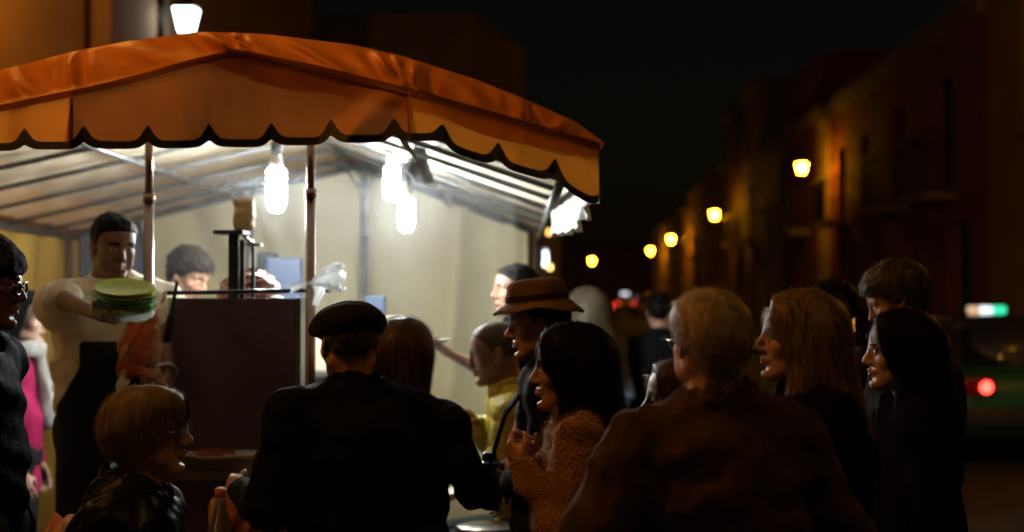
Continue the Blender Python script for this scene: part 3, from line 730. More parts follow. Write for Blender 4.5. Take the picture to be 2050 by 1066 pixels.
b = MB(); b.tube([[a[0]-.03,5.24,a[2]+.02],[c[0]+.09,5.24,a[2]+.03]], .008, 8); b.build('top_rail', M_BLK, br)
b = MB(); b.tube([[a[0]-.03,5.6,a[2]+.02],[c[0]+.09,5.6,a[2]+.03]], .008, 8); b.build('top_rail', M_BLK, br)
q = at(475, 470, 5.45); zt = q[2]; X = q[0]
b = MB(); b.box((X-.03,5.43,1.102), (X+.008,5.455,zt)); b.box((X+.014,5.43,1.102), (X+.03,5.46,zt-.02)); b.box((X+.045,5.50,1.102), (X+.056,5.53,zt-.03)); b.build('upright', M_BLK, br, smooth=False)
b = MB(); b.box((X-.078,5.38,zt), (X+.035,5.52,zt+.014)); b.build('top_plate', M_BLK, br, smooth=False)
b = MB(); b.box((X+.036,5.44,zt-.045), (X+.09,5.50,zt-.033)); b.tube([[X+.02,5.47,zt-.004],[X+.06,5.47,zt-.035]], .007, 6); b.build('hinge_arm', M_STEEL, br, smooth=False)
mc = at(500, 566, 5.75)
M_MEAT = mat('roast_meat', (.30,.065,.03), .28, (.16,.03,.015), 18, bump=.8, bscale=30, coat=.3)
V, Q = sdf_mesh([el(mc+[0,0,-.06], (.125,.115,.115), .03), rc(mc+[0,0,-.1], mc+[0,0,-.42], .115, .06, .05)], .008, wavy(4, .006, 70., (.6,.6,2)))
mo = obj('meat', V, Q, M_MEAT, br); b = MB(); b.tube([mc+[0,0,-.5], mc+[0,0,.12]], .008, 8); b.build('skewer', M_STEEL, mo)
pc = at(489, 427, 5.45); V, Q = sdf_mesh([bxp(pc+[0,0,0], (.036,.036,.063), .014)], .006, wavy(6, .004, 50.), None)
V[:, 2] += zt+.0145 - V[:, 2].min()
tag(obj('pineapple_chunk', V, Q, mat('pineapple', (.62,.5,.26), .5, (.5,.36,.14), 9, bump=.5, bscale=60)), 'pale yellow block standing on the spit plate', 'pineapple')
# tongs / knife hung on the shield's left edge
k = thing('carving_knife', 'long dark carving knife hung at the left edge of the shield', 'knife', at(338, 670, 5.2))
b = MB(); b.add([at(352,560,5.19),at(358,566,5.19),at(345,640,5.19),at(337,636,5.19),at(352,560,5.195),at(358,566,5.195),at(345,640,5.195),at(337,636,5.195)], [(0,1,2,3),(7,6,5,4),(0,4,5,1),(1,5,6,2),(2,6,7,3),(3,7,4,0)]); b.build('blade', M_BLK, k, smooth=False)
V, Q = sdf_mesh([rc(at(341,634,5.2), at(334,678,5.2), .012, .017, .01)], .005); obj('handle', V, Q, M_BLK, k)
# plates with meat on the shelf
M_PLATE = mat('white_plate', (.75,.74,.7), .3, coat=.3)
for lab, px, py, D, r_, cl in (('white oval plate on the counter before the shield', 430, 903, 5.12, .105, 0), ('white plate at the right end of the counter', 495, 908, 5.14, .09, 1)):
    c = at(px, py, D); c[2] = 1.099; b = MB(); b.lathe([(.05,.0),(.06,.003),(r_,.016),(r_,.019),(.058,.008),(.0005,.006)], 28, c=c); tag(b.build('plate', M_PLATE), lab, 'plate')
c = at(430, 885, 5.13); V, Q = sdf_mesh([el([c[0]-.03,5.13,1.118], (.05,.04,.012), .01), el([c[0]+.03,5.12,1.118], (.045,.035,.013), .01)], .005, wavy(2, .003, 150.))
tag(obj('chopped_meat', V, Q, M_MEAT), 'small heap of chopped meat on the white oval plate', 'food')
# crumpled clear bag tied over the rail
M_FILM = mat('clear_film', (.86,.88,.9), .2, transl=.6, alpha=.6, bump=.6, bscale=40)
def crumple(name, label, cat, prims, h, m, seed, amp=.008, fr=45., **kw):
    V, Q = sdf_mesh(prims, h, wavy(seed, amp, fr, (1.2,1.2,.5), 7)); o = obj(name, V, Q, m, **kw)
    if label: tag(o, label, cat)
    return o
o_ = at(660, 560, 5.15)
def bagpt(px, py, dd=0): return at(px, py, 5.15+dd)
bagt = thing('plastic_bag', 'crumpled translucent plastic bag tied to the spit rail beside the post', 'bag', bagpt(640, 590))
cl_ = [(582,577,.014),(590,576,.012),(606,571,.006),(622,566,.005),(634,561,.016),(648,557,.030),(664,556,.042),(680,556,.047),(690,557,.045)]
G = []; wb = wavy(17, .006, 80., n=6)
for i_ in range(len(cl_)-1):
    for f in (0, .33, .67):
        x, y, r_ = [cl_[i_][q]+(cl_[i_+1][q]-cl_[i_][q])*f for q in range(3)]; c = bagpt(x, y); row = []
        for a in np.linspace(0, 2*math.pi, 41):
            rr = r_*(1+.22*math.sin(7*a+x*.02)+.1*math.sin(13*a+1)); edge = max(0, (x-664)/26); p = c + [edge*.012*math.sin(4*a+1), rr*.55*math.cos(a), rr*math.sin(a)]; row.append(p + wb(p[None])[0]*min(1, r_/.02)*np.array([.5,1,.6]))
        G.append(row)
obj('bag_film', np.array(G).reshape(-1,3), grid_faces(len(G), 41), M_FILM, bagt)
G = [[bagpt(636+4*math.sin(v*5)+(u-.5)*(26-14*v), 572+40*v, .01*math.sin(u*9)) for u in np.linspace(0,1,12)] for v in np.linspace(0,1,10)]
obj('bag_tail', np.array(G).reshape(-1,3), grid_faces(10, 12), M_FILM, bagt)
# things on the rear counter
rcnt = thing('rear_counter', 'pale steel counter behind the spit along the stall', 'counter', (-.75, 6.9, .12))
b = MB(); b.box((-1.55,6.95,1.28), (-.62,7.35,1.31)); b.build('top', M_STEEL, rcnt, smooth=False)
b = MB(); b.box((-1.52,7.0,.12), (-.65,7.3,1.279)); b.build('cabinet', mat('cream_metal', (.5,.45,.33), .5), rcnt, smooth=False)
M_BLUE = mat('dark_blue_crate', (.03,.045,.09), .5)
for lab, px, py, D, w_, hh, m in (('dark blue crate standing behind the meat', 570, 565, 7.1, .085, .12, M_BLUE), ('small dark speaker box behind the meat spit', 536, 545, 7.15, .045, .10, M_BLK), ('low blue box on the rear counter right of the bag', 752, 612, 7.1, .05, .05, M_BLUE)):
    c = at(px, py, D)
    if px == 752: b = MB(); b.box((c[0]-.3,7.0,.12),(c[0]+.12,7.25,c[2]-hh-.004)); tag(b.build('side_shelf', mat('cream_metal', (.5,.45,.33), .5), smooth=False), 'cream metal side shelf under the low blue box', 'shelf'); z0 = c[2]-hh
    else: z0 = 1.312
    b = MB(); b.box((c[0]-w_,D-.06,z0), (c[0]+w_,D+.06,c[2]+hh)); bo = b.build('box', m, smooth=False); tag(bo, lab, 'box')
    bo.modifiers.new('bevel', 'BEVEL').width = .008
sb = thing('sauce_bottle', 'green capped sauce bottle on the cart between shield and post', 'bottle', (*at(608, 700, 5.5)[:2], 1.1))
c = np.array([*at(608, 700, 5.5)[:2], 1.1]); b = MB(); b.lathe([(.026,0),(.028,.01),(.028,.30),(.012,.36),(.012,.38)], 16, c=c); b.build('body', mat('pale_bottle', (.6,.6,.45), .2, trans=.3), sb)
b = MB(); b.lathe([(.016,.375),(.019,.38),(.017,.42),(.005,.43)], 12, c=c); b.build('cap', mat('green_cap', (.03,.45,.06), .35), sb)
b = MB(); b.lathe([(.0285,.12),(.029,.125),(.029,.2),(.0285,.205)], 16, c=c); b.build('label', mat('yellow_label', (.6,.5,.12), .5), sb)
for lab, px, hh, col in (('white napkin holder on the cart beside the bottle', 602, .42, (.7,.7,.66)),):
    c = np.array([*at(px, 700, 5.75)[:2], 1.1]); b = MB(); b.box((c[0]-.035,5.72,1.1), (c[0]+.03,5.8,1.1+hh)); tag(b.build('napkin_holder', mat('napkin_white', col, .6), smooth=False), lab, 'napkin holder')
# sacks on the ground by the cart
M_PINKB = mat('pink_bag', (.7,.28,.36), .3, (.72,.66,.64), 22, transl=.3, bump=.4, bscale=30); M_RPRT = mat('red_printed_bag', (.55,.12,.05), .4, (.6,.45,.35), 9, transl=.25, bump=.4, bscale=30, lo=.45, hi=.55)
def gsack(lab, px, py, D, r_, m, sd_, nm='shopping_bag'):
    c = at(px, py, D); c2 = np.array([c[0], c[1], .12+r_*.8])
    pr = [el(c2, (r_, r_*.8, r_*.85), .05)] + ([rc(c2, c, r_*.9, r_*.85, .05)] if c[2] > c2[2] else []) + [rc(c, c+[.25*r_,0,r_*.9], r_*.5, .02, .04)]
    crumple(nm, lab, 'bag', pr, .011, m, sd_, .017, 34.)
gsack('pale pink plastic bag standing between the vendor and the seated woman', 160, 1075, 4.75, .085, M_PINKB, 21)
gsack('crumpled pink bag with red print at the left edge of the pile', 118, 1090, 4.8, .075, M_RPRT, 22)
gsack('reddish cloth sack in front of the cart', 490, 1030, 4.75, .10, mat('red_cloth_sack', (.28,.09,.05), .9, (.2,.06,.04), 8, bump=.4), 23, 'cloth_sack')
gsack('tan paper sack leaning against the reddish sack', 452, 1040, 4.72, .07, mat('tan_sack', (.3,.17,.09), .9, (.22,.12,.07), 8, bump=.4), 24, 'paper_sack')
# pallet under the vendors
pal = thing('wooden_pallet', 'worn wooden pallet under the feet of the vendors', 'pallet', (-1.85, 5.9, .12))
for i in range(8):
    b = MB(); y = 4.9+i*.26; b.box((-2.45, y, .20), (-1.32, y+.2, .22)); b.build('plank', M_WOOD, pal, smooth=False)
for x in (-2.42, -1.9, -1.43):
    b = MB(); b.box((x, 4.9, .12), (x+.08, 6.94, .199)); b.build('bearer', M_WOOD, pal, smooth=False)
# smoke hanging under the canopy
M_SMK = bpy.data.materials.new('cooking_smoke'); M_SMK.use_nodes = True
n = M_SMK.node_tree.nodes; n.remove(n['Principled BSDF']); pv = n.new('ShaderNodeVolumePrincipled'); pv.inputs['Color'].default_value = (.9,.92,.95,1); pv.inputs['Density'].default_value = SMOKE
pv.inputs['Anisotropy'].default_value = .45
M_SMK.node_tree.links.new(pv.outputs[0], n['Material Output'].inputs['Volume'])
if SMOKE > 0:
    b = MB(); b.box((-2.6, 5.6, 1.3), (.02, 8.6, 2.2)); o = b.build('smoke', M_SMK, smooth=False); o['kind'] = 'stuff'
# ------------------------------------------------------------------ people
def skin(name, c): return mat(name, c, .5, tuple(v*.8 for v in c), 25, bump=.12, bscale=220, sss=.12)
SK_TAN = skin('skin_tan', (.42,.22,.14)); SK_PALE = skin('skin_pale', (.55,.33,.25)); SK_BRN = skin('skin_brown', (.24,.12,.075))
M_LIP = mat('lip', (.33,.14,.10), .45); M_EYE = mat('eye_white', (.6,.57,.53), .15); M_IRIS = mat('iris', (.02,.012,.008), .1)
def hairm(name, c, c2, sp=.3): return mat(name, c, .48, c2, 30, spec=sp, stretch=(3,3,.6))
H_BLK = hairm('hair_black', (.006,.0055,.006), (.010,.008,.008), .04); H_DBR = hairm('hair_dark_brown', (.014,.010,.009), (.022,.015,.011), .06); H_BRN = hairm('hair_brown', (.07,.032,.015), (.045,.022,.012))
H_BLD = hairm('hair_blonde', (.27,.175,.08), (.09,.055,.03))
H_BUZ = hairm('hair_stubble', (.09,.055,.04), (.13,.08,.055), .2); H_ASH = hairm('hair_ash', (.26,.21,.14), (.10,.08,.055)); H_GRY = hairm('hair_grey', (.5,.42,.33), (.33,.27,.2)); H_HNY = hairm('hair_honey', (.26,.19,.12), (.15,.105,.06))
H_GDK = hairm('hair_greying', (.03,.025,.022), (.07,.06,.05))
def cloth(name, c, c2=None, rough=.88, sheen=.02, spec=.12, **kw): return mat(name, c, rough, c2 or tuple(v*.7 for v in c), 7, bump=kw.pop('bump', .25), bscale=kw.pop('bscale', 120), sheen=sheen, spec=spec, **kw)
C_BLK = cloth('black_wool', (.007,.007,.009), spec=.06); C_NAVY = cloth('navy_nylon', (.004,.0055,.012), rough=.6, sheen=0, spec=0.01); C_BRN = cloth('brown_jacket', (.085,.047,.027), spec=.04); C_DKBR = cloth('dark_brown_coat', (.008,.0045,.004), sheen=0, spec=0.)
C_GRY = cloth('grey_jacket', (.025,.022,.023), sheen=0, spec=.02); C_JEAN = cloth('denim', (.03,.035,.05)); C_DRK = cloth('dark_trousers', (.018,.018,.02)); C_CRM = cloth('cream_polo', (.82,.76,.63), (.76,.69,.56)); C_PNK = cloth('magenta_jacket', (.38,.015,.09), rough=.5)
C_ORG = cloth('orange_fleece', (.34,.155,.035), (.27,.115,.026), sheen=.3, bump=.9, bscale=90); C_YEL = cloth('yellow_nylon', (.62,.46,.04), rough=.38, sheen=0); C_BLU = cloth('pale_blue_top', (.2,.27,.36)); C_APR = cloth('navy_apron', (.012,.013,.022)); C_LEA = cloth('black_leather', (.008,.008,.009), rough=.3, sheen=0, bscale=60); C_SHOE = cloth('dark_shoe', (.02,.017,.015), rough=.5)
C_HAT = cloth('brown_hat', (.2,.12,.07), (.09,.05,.03), bump=.3); C_TAN = cloth('tan_wool', (.3,.16,.08)); C_LGRY = cloth('light_grey_wool', (.4,.38,.36)); C_CAP = cloth('black_cap', (.009,.009,.010)); C_BEAN = cloth('purple_beanie', (.018,.014,.04), bump=.6, bscale=70)
M_GLF = mat('glasses_frame', (.02,.018,.016), .3, metal=.4); M_GLS = mat('glasses_silver', (.5,.48,.45), .25, metal=.9); M_LENS = mat('glasses_lens', (.9,.92,.92), .02, trans=1., alpha=.25)

def head_prims(fem=False, smile=False, jowl=0., nose=1.):
    j = .92 if fem else 1.
    P = [el((-.018,0,.032), (.098,.076,.088), .02), el((.028,0,.04), (.058,.063,.062), .03), el((.026,0,-.035), (.058,.056*j,.078), .03)]
    for s in (-1, 1):
        P += [rc((-.025,s*.052*j,-.045), (.058,s*.016,-.098), .021+jowl*.008, .016+jowl*.006, .025), el((.048,s*.042,-.022), (.024,.022,.022), .02)]
        if jowl: P.append(el((.035,s*.045,-.06), (.03,.022,.03)))
    P += [el((.074,0,-.099), (.018,.02,.017), .02)]
    if jowl: P.append(rc((.04,0,-.115), (-.03,0,-.13), .03*jowl+.01, .05, .03))
    for s in (-1, 1):
        P.append(rc((.081,s*.008,.021), (.066,s*.047,.022), .011 if not fem else .008, .009, .014))
        P.append(el((.094,s*.032,.001), (.016,.017,.011), .014, neg=True))
    P += [rc((.083,0,.013), (.101*(.5+.5*nose)+.002,0,-.026), .0075, .0115*nose, .013), rc((.099,0,-.028), (.086,0,-.036), .0095, .008, .008)]
    for s in (-1, 1): P.append(el((.092,s*.0115,-.034), (.0095,.0075,.0078), .008))
    w = .029 if smile else .023
    P += [rc((.090,0,-.0575), (.076,w,-.0585+(.006 if smile else 0)), .0062, .003, .008), rc((.090,0,-.0575), (.076,-w,-.0585+(.006 if smile else 0)), .0062, .003, .008),
          rc((.087,0,-.0705), (.076,w*.8,-.065), .0072, .003, .008), rc((.087,0,-.0705), (.076,-w*.8,-.065), .0072, .003, .008)]
    P.append(rc((.102,-w,-.0635+(.006 if smile else 0)), (.102,w,-.0635+(.006 if smile else 0)), .0105 if not smile else .0125, .0105, .003, sc=(1,1,.28), neg=True))
    P.append(el((.086,0,-.084), (.01,.022,.006), .01, neg=True))
    for s in (-1, 1):
        P.append(el((.071,s*.031,.0005), (.0125,.0125,.0115), .002))
        r_ = rotz(s*R(-22)) @ roty(R(-12))
        P += [el((-.012,s*.078,-.006), (.019,.007,.031), .008, rot=r_), el((-.008,s*.087,-.002), (.010,.006,.018), .004, rot=r_, neg=True)]
    P.append(rc((-.028,0,-.06), (-.046,0,-.19), .053*j, .058*j, .035))
    return P

def hand(curl=.5, spread=.12, thumb=.5):
    """x along the fingers, z back of the hand, thumb on +y"""
    P = [bxp((.045,0,0), (.046,.038,.0125), .012, .012), rc((-.05,0,0), (.01,0,0), .026, .024, .02, sc=(1,1,.8)), rc((.02,.026,-.006), (.05,.036,-.012), .017, .013, .015)]
    for i, (y, L, r_) in enumerate(((.029,.074,.0088),(.0098,.082,.009),(-.0098,.076,.0086),(-.028,.060,.0076))):
        p = np.array([.084-.004*abs(i-1), y, 0.]); a = 0.; yaw = spread*(1.3-i)*.5; c_ = curl*(.85+.12*i)
        for f, cc in ((.45,.55),(.31,.95),(.26,.6)):
            a += c_*cc; q = p + L*f*np.array([math.cos(a)*math.cos(yaw), math.cos(a)*math.sin(yaw), -math.sin(a)]); P.append(rc(p, q, r_, r_*.93, .006)); p = q; r_ *= .94
    p = np.array([.028,.034,-.008]); d = nrm([.62,.62,-.35-.3*thumb]); q = p+d*.036; P.append(rc(p, q, .0125, .0105, .01)); d = nrm([.95,.25-.3*thumb,-.25-.4*thumb]); P.append(rc(q, q+d*.034, .0105, .0085, .006))
    return P

def hair_mass(style, fem):
    """returns (mass prims, clip(P) or None)"""
    cap = [el((-.02,0,.037), (.108,.086,.094), .02), el((.018,0,.055), (.066,.072,.060), .03)]
    XH = [-.12,-.045,-.02,.016,.034,.06,.1]
    if style == 'crop':
        return [el((-.019,0,.034), (.1035,.0815,.0935), .02), el((.024,0,.046), (.063,.068,.064), .03)], lambda P: np.interp(P[:, 0], XH, [-.06,-.055,.004,.008,.048,.066,.08]) - P[:, 2]
    if style == 'buzz':
        return [el((-.018,0,.032), (.0995,.0775,.0895), .02), el((.028,0,.04), (.0595,.0645,.0635), .03)], lambda P: np.interp(P[:, 0], XH, [-.06,-.055,.004,.008,.048,.072,.09]) - P[:, 2]
    if style == 'short':
        return [el((-.02,0,.037), (.107,.085,.095), .02), el((.022,0,.058), (.066,.070,.058), .03), rc((-.075,0,.0), (-.07,0,-.06), .045, .032, .03, sc=(.7,1.3,1))], lambda P: np.interp(P[:, 0], XH, [-.10,-.085,-.03,.0,.045,.066,.08]) - P[:, 2]
    if style == 'thick':
        return [el((-.022,0,.043), (.114,.092,.099), .02), el((.02,0,.072), (.076,.076,.056), .03), rc((-.07,0,.0), (-.065,0,-.07), .055, .04, .04, sc=(.8,1.15,1))], lambda P: np.interp(P[:, 0], XH, [-.10,-.085,-.03,.0,.03,.05,.06]) - P[:, 2]
    if style == 'bob':
        return [el((-.022,0,.04), (.116,.096,.1), .02), el((.02,0,.07), (.07,.078,.054), .03)] + [rc((-.055,s*.05,.0), (-.03,s*.062,-.105), .06, .04, .05, sc=(1,.85,1)) for s in (-1, 1)] + [rc((-.08,0,.0), (-.075,0,-.11), .06, .045, .05, sc=(.8,1.3,1))], lambda P: np.where(P[:, 2] < .07, (P[:, 0]-.022) - np.clip(P[:, 2], -.2, .07)*.3, P[:, 0]-.07)
    if style == 'shortbob':
        return [el((-.024,0,.038), (.115,.094,.099), .02), el((.028,0,.07), (.07,.076,.052), .03), el((.05,.02,.055), (.042,.055,.04), .03)] + [rc((-.06,s*.045,.0), (-.055,s*.05,-.045), .053, .03, .05, sc=(1,.9,1)) for s in (-1, 1)] + [rc((-.08,0,.0), (-.07,0,-.06), .053, .03, .05, sc=(.8,1.2,1))], lambda P: np.where(P[:, 2] < .04, (P[:, 0]-.012) - np.clip(P[:, 2], -.2, .04)*.2, P[:, 0]-.094)
    if style == 'long':
        return [el((-.022,0,.04), (.116,.093,.1), .02), el((.015,0,.072), (.07,.075,.05), .03)] + [rc((-.045,s*.052,.0), (-.01,s*.085,-.24), .058, .04, .06, sc=(1,.8,1)) for s in (-1, 1)] + [rc((-.075,0,.0), (-.125,0,-.2), .062, .066, .06, sc=(.8,1.5,1)), rc((-.125,0,-.2), (-.13,0,-.36), .066, .035, .06, sc=(.7,1.6,1))], lambda P: np.where(P[:, 2] < .075, (P[:, 0]-.02) - np.clip(P[:, 2], -.35, .075)*.22, P[:, 0]-.072)
    if style == 'bald':
        return [el((-.02,0,.032), (.1005,.0785,.0905), .02)], lambda P: np.maximum(P[:, 2]-.028, P[:, 0]+.015)
def hair_geo(style, fem, h, count, g, length=None, curl=0., comb=(0,0,-1)):
    prims, cl = hair_mass(style, fem)
    relief = wavy(int(g.integers(1e6)), .002, 60., (1.2,1.2,.3), 6) if style in ('long','bob','shortbob') else wavy(int(g.integers(1e6)), .0003 if style == 'buzz' else .003 if style not in ('thick', 'short') else .006, 75., n=6)
    V, Q = sdf_mesh(prims, h, relief, cl); N = vnormals(V, Q)
    parts = [(V, Q, 0)]
    if count:
        top = {'long': .02, 'bob': .0, 'shortbob': -.01}.get(style, -.09); cand = np.nonzero((V[:, 2] > top) & (cl(V) < -.002))[0]
        if len(cand):
            sd_ = V[g.choice(cand, count)] + g.normal(size=(count, 3))*.002
            cb = np.array(comb, float)
            L = length or {'long': .34, 'bob': .19, 'shortbob': .125, 'thick': .045, 'short': .042, 'buzz': .004, 'crop': .02, 'bald': .01}[style]
            def dirf(p, u):
                side = np.sign(p[:, 1])*np.clip(1-np.abs(p[:, 1])/.07, 0, 1)*(p[:, 2] > .08)
                v = np.tile(cb, (len(p), 1)); v[:, 1] += side*1.4; return v
            Vr, Fr = strands(prims, sd_, dirf, L, 12 if style in ('long','bob','shortbob') else 5, .0015, .0008 if style != 'crop' else .0005, g, .0018 if style == 'long' else .003, curl)
            parts.append((Vr, Fr, 0))
    return join(parts)

def puff(P, f=26., a=.010): return -a*np.sqrt(np.abs(np.sin(P[:, 2]*f)))+a*.6

def person(label, px, py, D, yaw, base=.12, hs=1., bulk=1., lean=0., head=(0, 0, 0), sit=None, fem=False, sk=SK_TAN, smile=False, jowl=0., nose=1.,
           hair=None, hmat=None, jacket=C_BLK, hem_z=.78, trousers=C_DRK, collar=.045, fold=.005, quilt=None, armL=None, armR=None, handL=None, handR=None, near=True, hairn=1800, curl=0., seed=1, comb=(-.25,0,-1), vest=None, sleeves=None, skirt=1., targets=None, pos_cat='person', sleeve_end=1.):
    g = np.random.default_rng(seed); hp = at(px, py, D); yaw = R(yaw)
    up = hp[2] - base
    s = up/(1.63*math.cos(lean*.0)) if sit is None else 1.*hs
    def J(x, y, z): return np.array([x, y, z])*s
    hip = J(0, 0, .93); dz = 0.
    if sit is not None: dz = up - 1.63*s
    Rl = roty(lean)
    def U(x, y, z): return hip + Rl @ (J(x, y, z) - hip) + [0, 0, dz]
    H0 = U(.035, 0, 1.63)
    # keep the head where the photograph has it
    fix = up - H0[2]
    if sit is None: s *= up/H0[2]; hip = J(0, 0, .93); H0 = U(.035, 0, 1.63)
    else: dz += fix; H0 = U(.035, 0, 1.63)
    off = rotz(yaw) @ H0; loc = np.array([hp[0]-off[0], hp[1]-off[1], base])
    t = thing('person', label, 'person', loc, yaw)
    hrot = rotz(R(head[0])) @ roty(R(head[1])) @ rotx(R(head[2])); hsc = .98*hs
    def HT(V): return H0 + (V*hsc) @ hrot.T
    hipz = hip + [0, 0, dz]
    nb = U(-.012, 0, 1.46); sh = {q: U(-.005, q*.182*bulk**.5, 1.405) for q in (1, -1)}
    fine = .0038 if near else .0065
    # arms
    arms = {}
    for q, a in ((1, armL), (-1, armR)):
        e_, w_ = a if a else ((-.04, .055*q, -.275), (.10, -.01*q, -.22))
        E = sh[q] + np.array(e_)*s; W = E + np.array(w_)*s
        if targets and q in targets: E, W = [rotz(yaw).T @ (v_ - loc) for v_ in targets[q]]
        arms[q] = (E, W)
    # legs
    legs = {}
    for q in (1, -1):
        hj = hipz + J(0, q*.09, -.02)
        if sit is None: k_ = J(.03, q*.10, .50); an = J(-.02, q*.105, .085)
        else:
            k_ = np.array([.40*s, q*.13*s, max(hipz[2]-.04, .3)]); an = np.array([.36*s, q*.13*s, .085 if k_[2] < .55 else k_[2]-.42*s])
        legs[q] = (hj, k_, an)
    # --- body: one mesh, head and hands finer than the covered trunk
    hv, hq = sdf_mesh(head_prims(fem, smile, jowl, nose), fine)
    cen = hv[hq].mean(1); mi = np.zeros(len(hq), int)
    mi[(cen[:, 0] > .078) & (cen[:, 2] > -.077) & (cen[:, 2] < -.053) & (np.abs(cen[:, 1]) < .022)] = 1
    for q in (1, -1):
        de = np.linalg.norm(cen - [.071, q*.031, .0005], axis=1); ey = (de < .0135) & (cen[:, 0] > .076) & (np.abs(cen[:, 2]) < .0055); mi[ey] = 2
        mi[ey & (np.linalg.norm(cen[:, 1:] - [q*.031, 0], axis=1) < .0055)] = 3
        br = (cen[:, 0] > .055) & (np.abs(cen[:, 2]-.024-.002*np.cos((cen[:, 1]-q*.03)*60)) < .0045) & (np.abs(cen[:, 1]-q*.031) < .02); mi[br] = 4
    parts = [(HT(hv), hq, mi)]
    core = [rc(U(-.02,0,1.30), U(-.01,0,1.05), .115*s, .10*s, .05, sc=(.8,1.2,1)), rc(U(-.01,0,1.05), hipz, .10*s, .11*s, .05, sc=(.85,1.2,1)), rc(sh[1], sh[-1], .05*s, .05*s, .05), rc(nb-[0,0,.05], H0+hrot@np.array([-.04,0,-.12]), .055*s, .05*s, .03)]
    for q in (1, -1):
        E, W = arms[q]; core += [rc(sh[q], E, .042*s, .034*s, .02), rc(E, W, .034*s, .023*s, .015)]
        hj, k_, an = legs[q]; core += [rc(hj, k_, .07*s, .048*s, .03), rc(k_, an, .048*s, .032*s, .02), rc(an-[0,0,.03], an+[.12*s,0,-.05], .03, .025, .02)]
    cv, cq = sdf_mesh(core, .014 if near else .02); parts.append((cv, cq, 0))
    for q, hd in ((1, handL), (-1, handR)):
        E, W = arms[q]; hd = hd or {}
        x = nrm(hd.get('dir', W-E)); z = np.array(hd.get('back', (0.3, q*1., .3)), float); z = nrm(z - x*(z@x)); y = np.cross(z, x)
        v, f = sdf_mesh(hand(hd.get('curl', .55), hd.get('spread', .12), hd.get('thumb', .5)), .0045 if near else .006)
        if y @ np.array([1., 0, .6]) < 0: v = v*[1,-1,1]; f = f[:, ::-1]
        parts.append((W + x*.025*s + (v[:, :1]*x + v[:, 1:2]*y + v[:, 2:3]*z)*s*.98, f, 0))
    V, Q, mi = join(parts); obj('body', V, Q, [sk, M_LIP, M_EYE, M_IRIS, hmat or H_DBR], t, local=True, midx=mi)
    # --- clothes
    bk = bulk; hh = .0105 if near else .016
    J_ = [rc(U(-.015,0,1.33), U(0,0,1.13), .14*s*bk, .137*s*bk, .05, sc=(.88,1.22,1)), rc(sh[1]-[0,0,.012], sh[-1]-[0,0,.012], .074*s, .074*s, .06), rc(nb+[0,0,-.005*s], sh[1], .072*s, .064*s, .06), rc(nb+[0,0,-.005*s], sh[-1], .072*s, .064*s, .06), el(U(-.05,0,1.30), (.10*s*bk,.165*s*bk,.14*s), .05)]
    hemz = (hem_z*s + dz) if sit is None else hipz[2]-.10
    J_.append(rc(U(0,0,1.13), np.array([hipz[0], 0, hemz+.05]), .13*s*bk, .138*s*bk*skirt, .06, sc=(.86,1.2,1)))
    slv = []
    for q in (1, -1):
        E, W = arms[q]; w2 = E + (W-E)*sleeve_end
        slv += [rc(sh[q], E, .073*s*bk**.5, .064*s*bk**.5, .03), rc(E, w2, .064*s*bk**.5, .047*s, .03)] if sleeve_end > .05 else [rc(sh[q], sh[q]+(E-sh[q])*.72, .068*s*bk**.5, .07*s, .04)]
    wv = wavy(seed*7+1, fold*1.3, 18., (1,1,1.6), 6); wv_b = wavy(seed*7+2, fold*.6, 50., (1,1,1.3), 6)
    if quilt: disp = lambda P: puff(P, quilt) + wv_b(P)*.8
    else: disp = lambda P: wv(P) + wv_b(P)
    neck = rc(nb+[.02,0,-.01], H0, .062*s, .062*s, .01, neg=True)
    if sleeves is None:
        V, Q = sdf_mesh(J_+slv+[neck], hh, disp, lambda P: hemz - P[:, 2]); jo = obj('jacket', V, Q, jacket, t, local=True)
    else:
        V, Q = sdf_mesh(J_+[neck], hh, disp, lambda P: hemz - P[:, 2]); jo = obj('vest', V, Q, jacket, t, local=True)
        [obj('sleeve', *sdf_mesh([dict(p_, k=.02) for p_ in slv[2*i_:2*i_+2]], hh, wv_b), sleeves, t, local=True) for i_ in (0, 1)]
    if collar:
        pts = []
        for i in range(11):
            a = R(-150 + 300*i/10) + math.pi; pts.append(nb + np.array([.012+.078*math.cos(a), .082*math.sin(a), .028+collar*.55 - .02*math.cos(a)])*s)
        pr = [rc(pts[i]-[0,0,collar*.5], pts[i+1]-[0,0,collar*.5], .017*s, .017*s, .012, sc=(1,1,1+collar*22)) for i in range(10)]
        V, Q = sdf_mesh(pr, .006 if near else .01, wv_b); obj('collar', V, Q, jacket, jo, local=True)
    T_ = []
    for q in (1, -1): hj, k_, an = legs[q]; T_ += [rc(hj, k_, .098*s*bk**.5, .07*s, .04), rc(k_, an+[0,0,-.01], .07*s, .055*s, .03)]
    T_.append(rc(hipz+[0,.07*s,.03], hipz+[0,-.07*s,.03], .115*s*bk, .115*s*bk, .05)); V, Q = sdf_mesh(T_, .018, wavy(seed+50, .004, 20.)); obj('trousers', V, Q, trousers, t, local=True)
    for q in (1, -1):
        an = legs[q][2]; V, Q = sdf_mesh([rc(an+[-.02,0,-.035], an+[.15*s,0,-.05], .042, .034, .03), rc(an, an+[0,0,-.03], .046, .045, .02)], .012, None, lambda P: (an[2]-.085) - P[:, 2]); obj('shoe', V, Q, C_SHOE, t, local=True)
    if hair:
        V, Q, _ = hair_geo(hair, fem, .0048 if near else .007, hairn if near else hairn//4, g, None, curl, comb); obj('hair', HT(V), Q, hmat, t, local=True)
    t_info = dict(t=t, HT=HT, H0=H0, s=s, arms=arms, sh=sh, U=U, nb=nb, loc=loc, yaw=yaw, jo=jo, hrot=hrot, hsc=hsc, seed=seed, disp=disp, J=J_+slv)
    return t_info

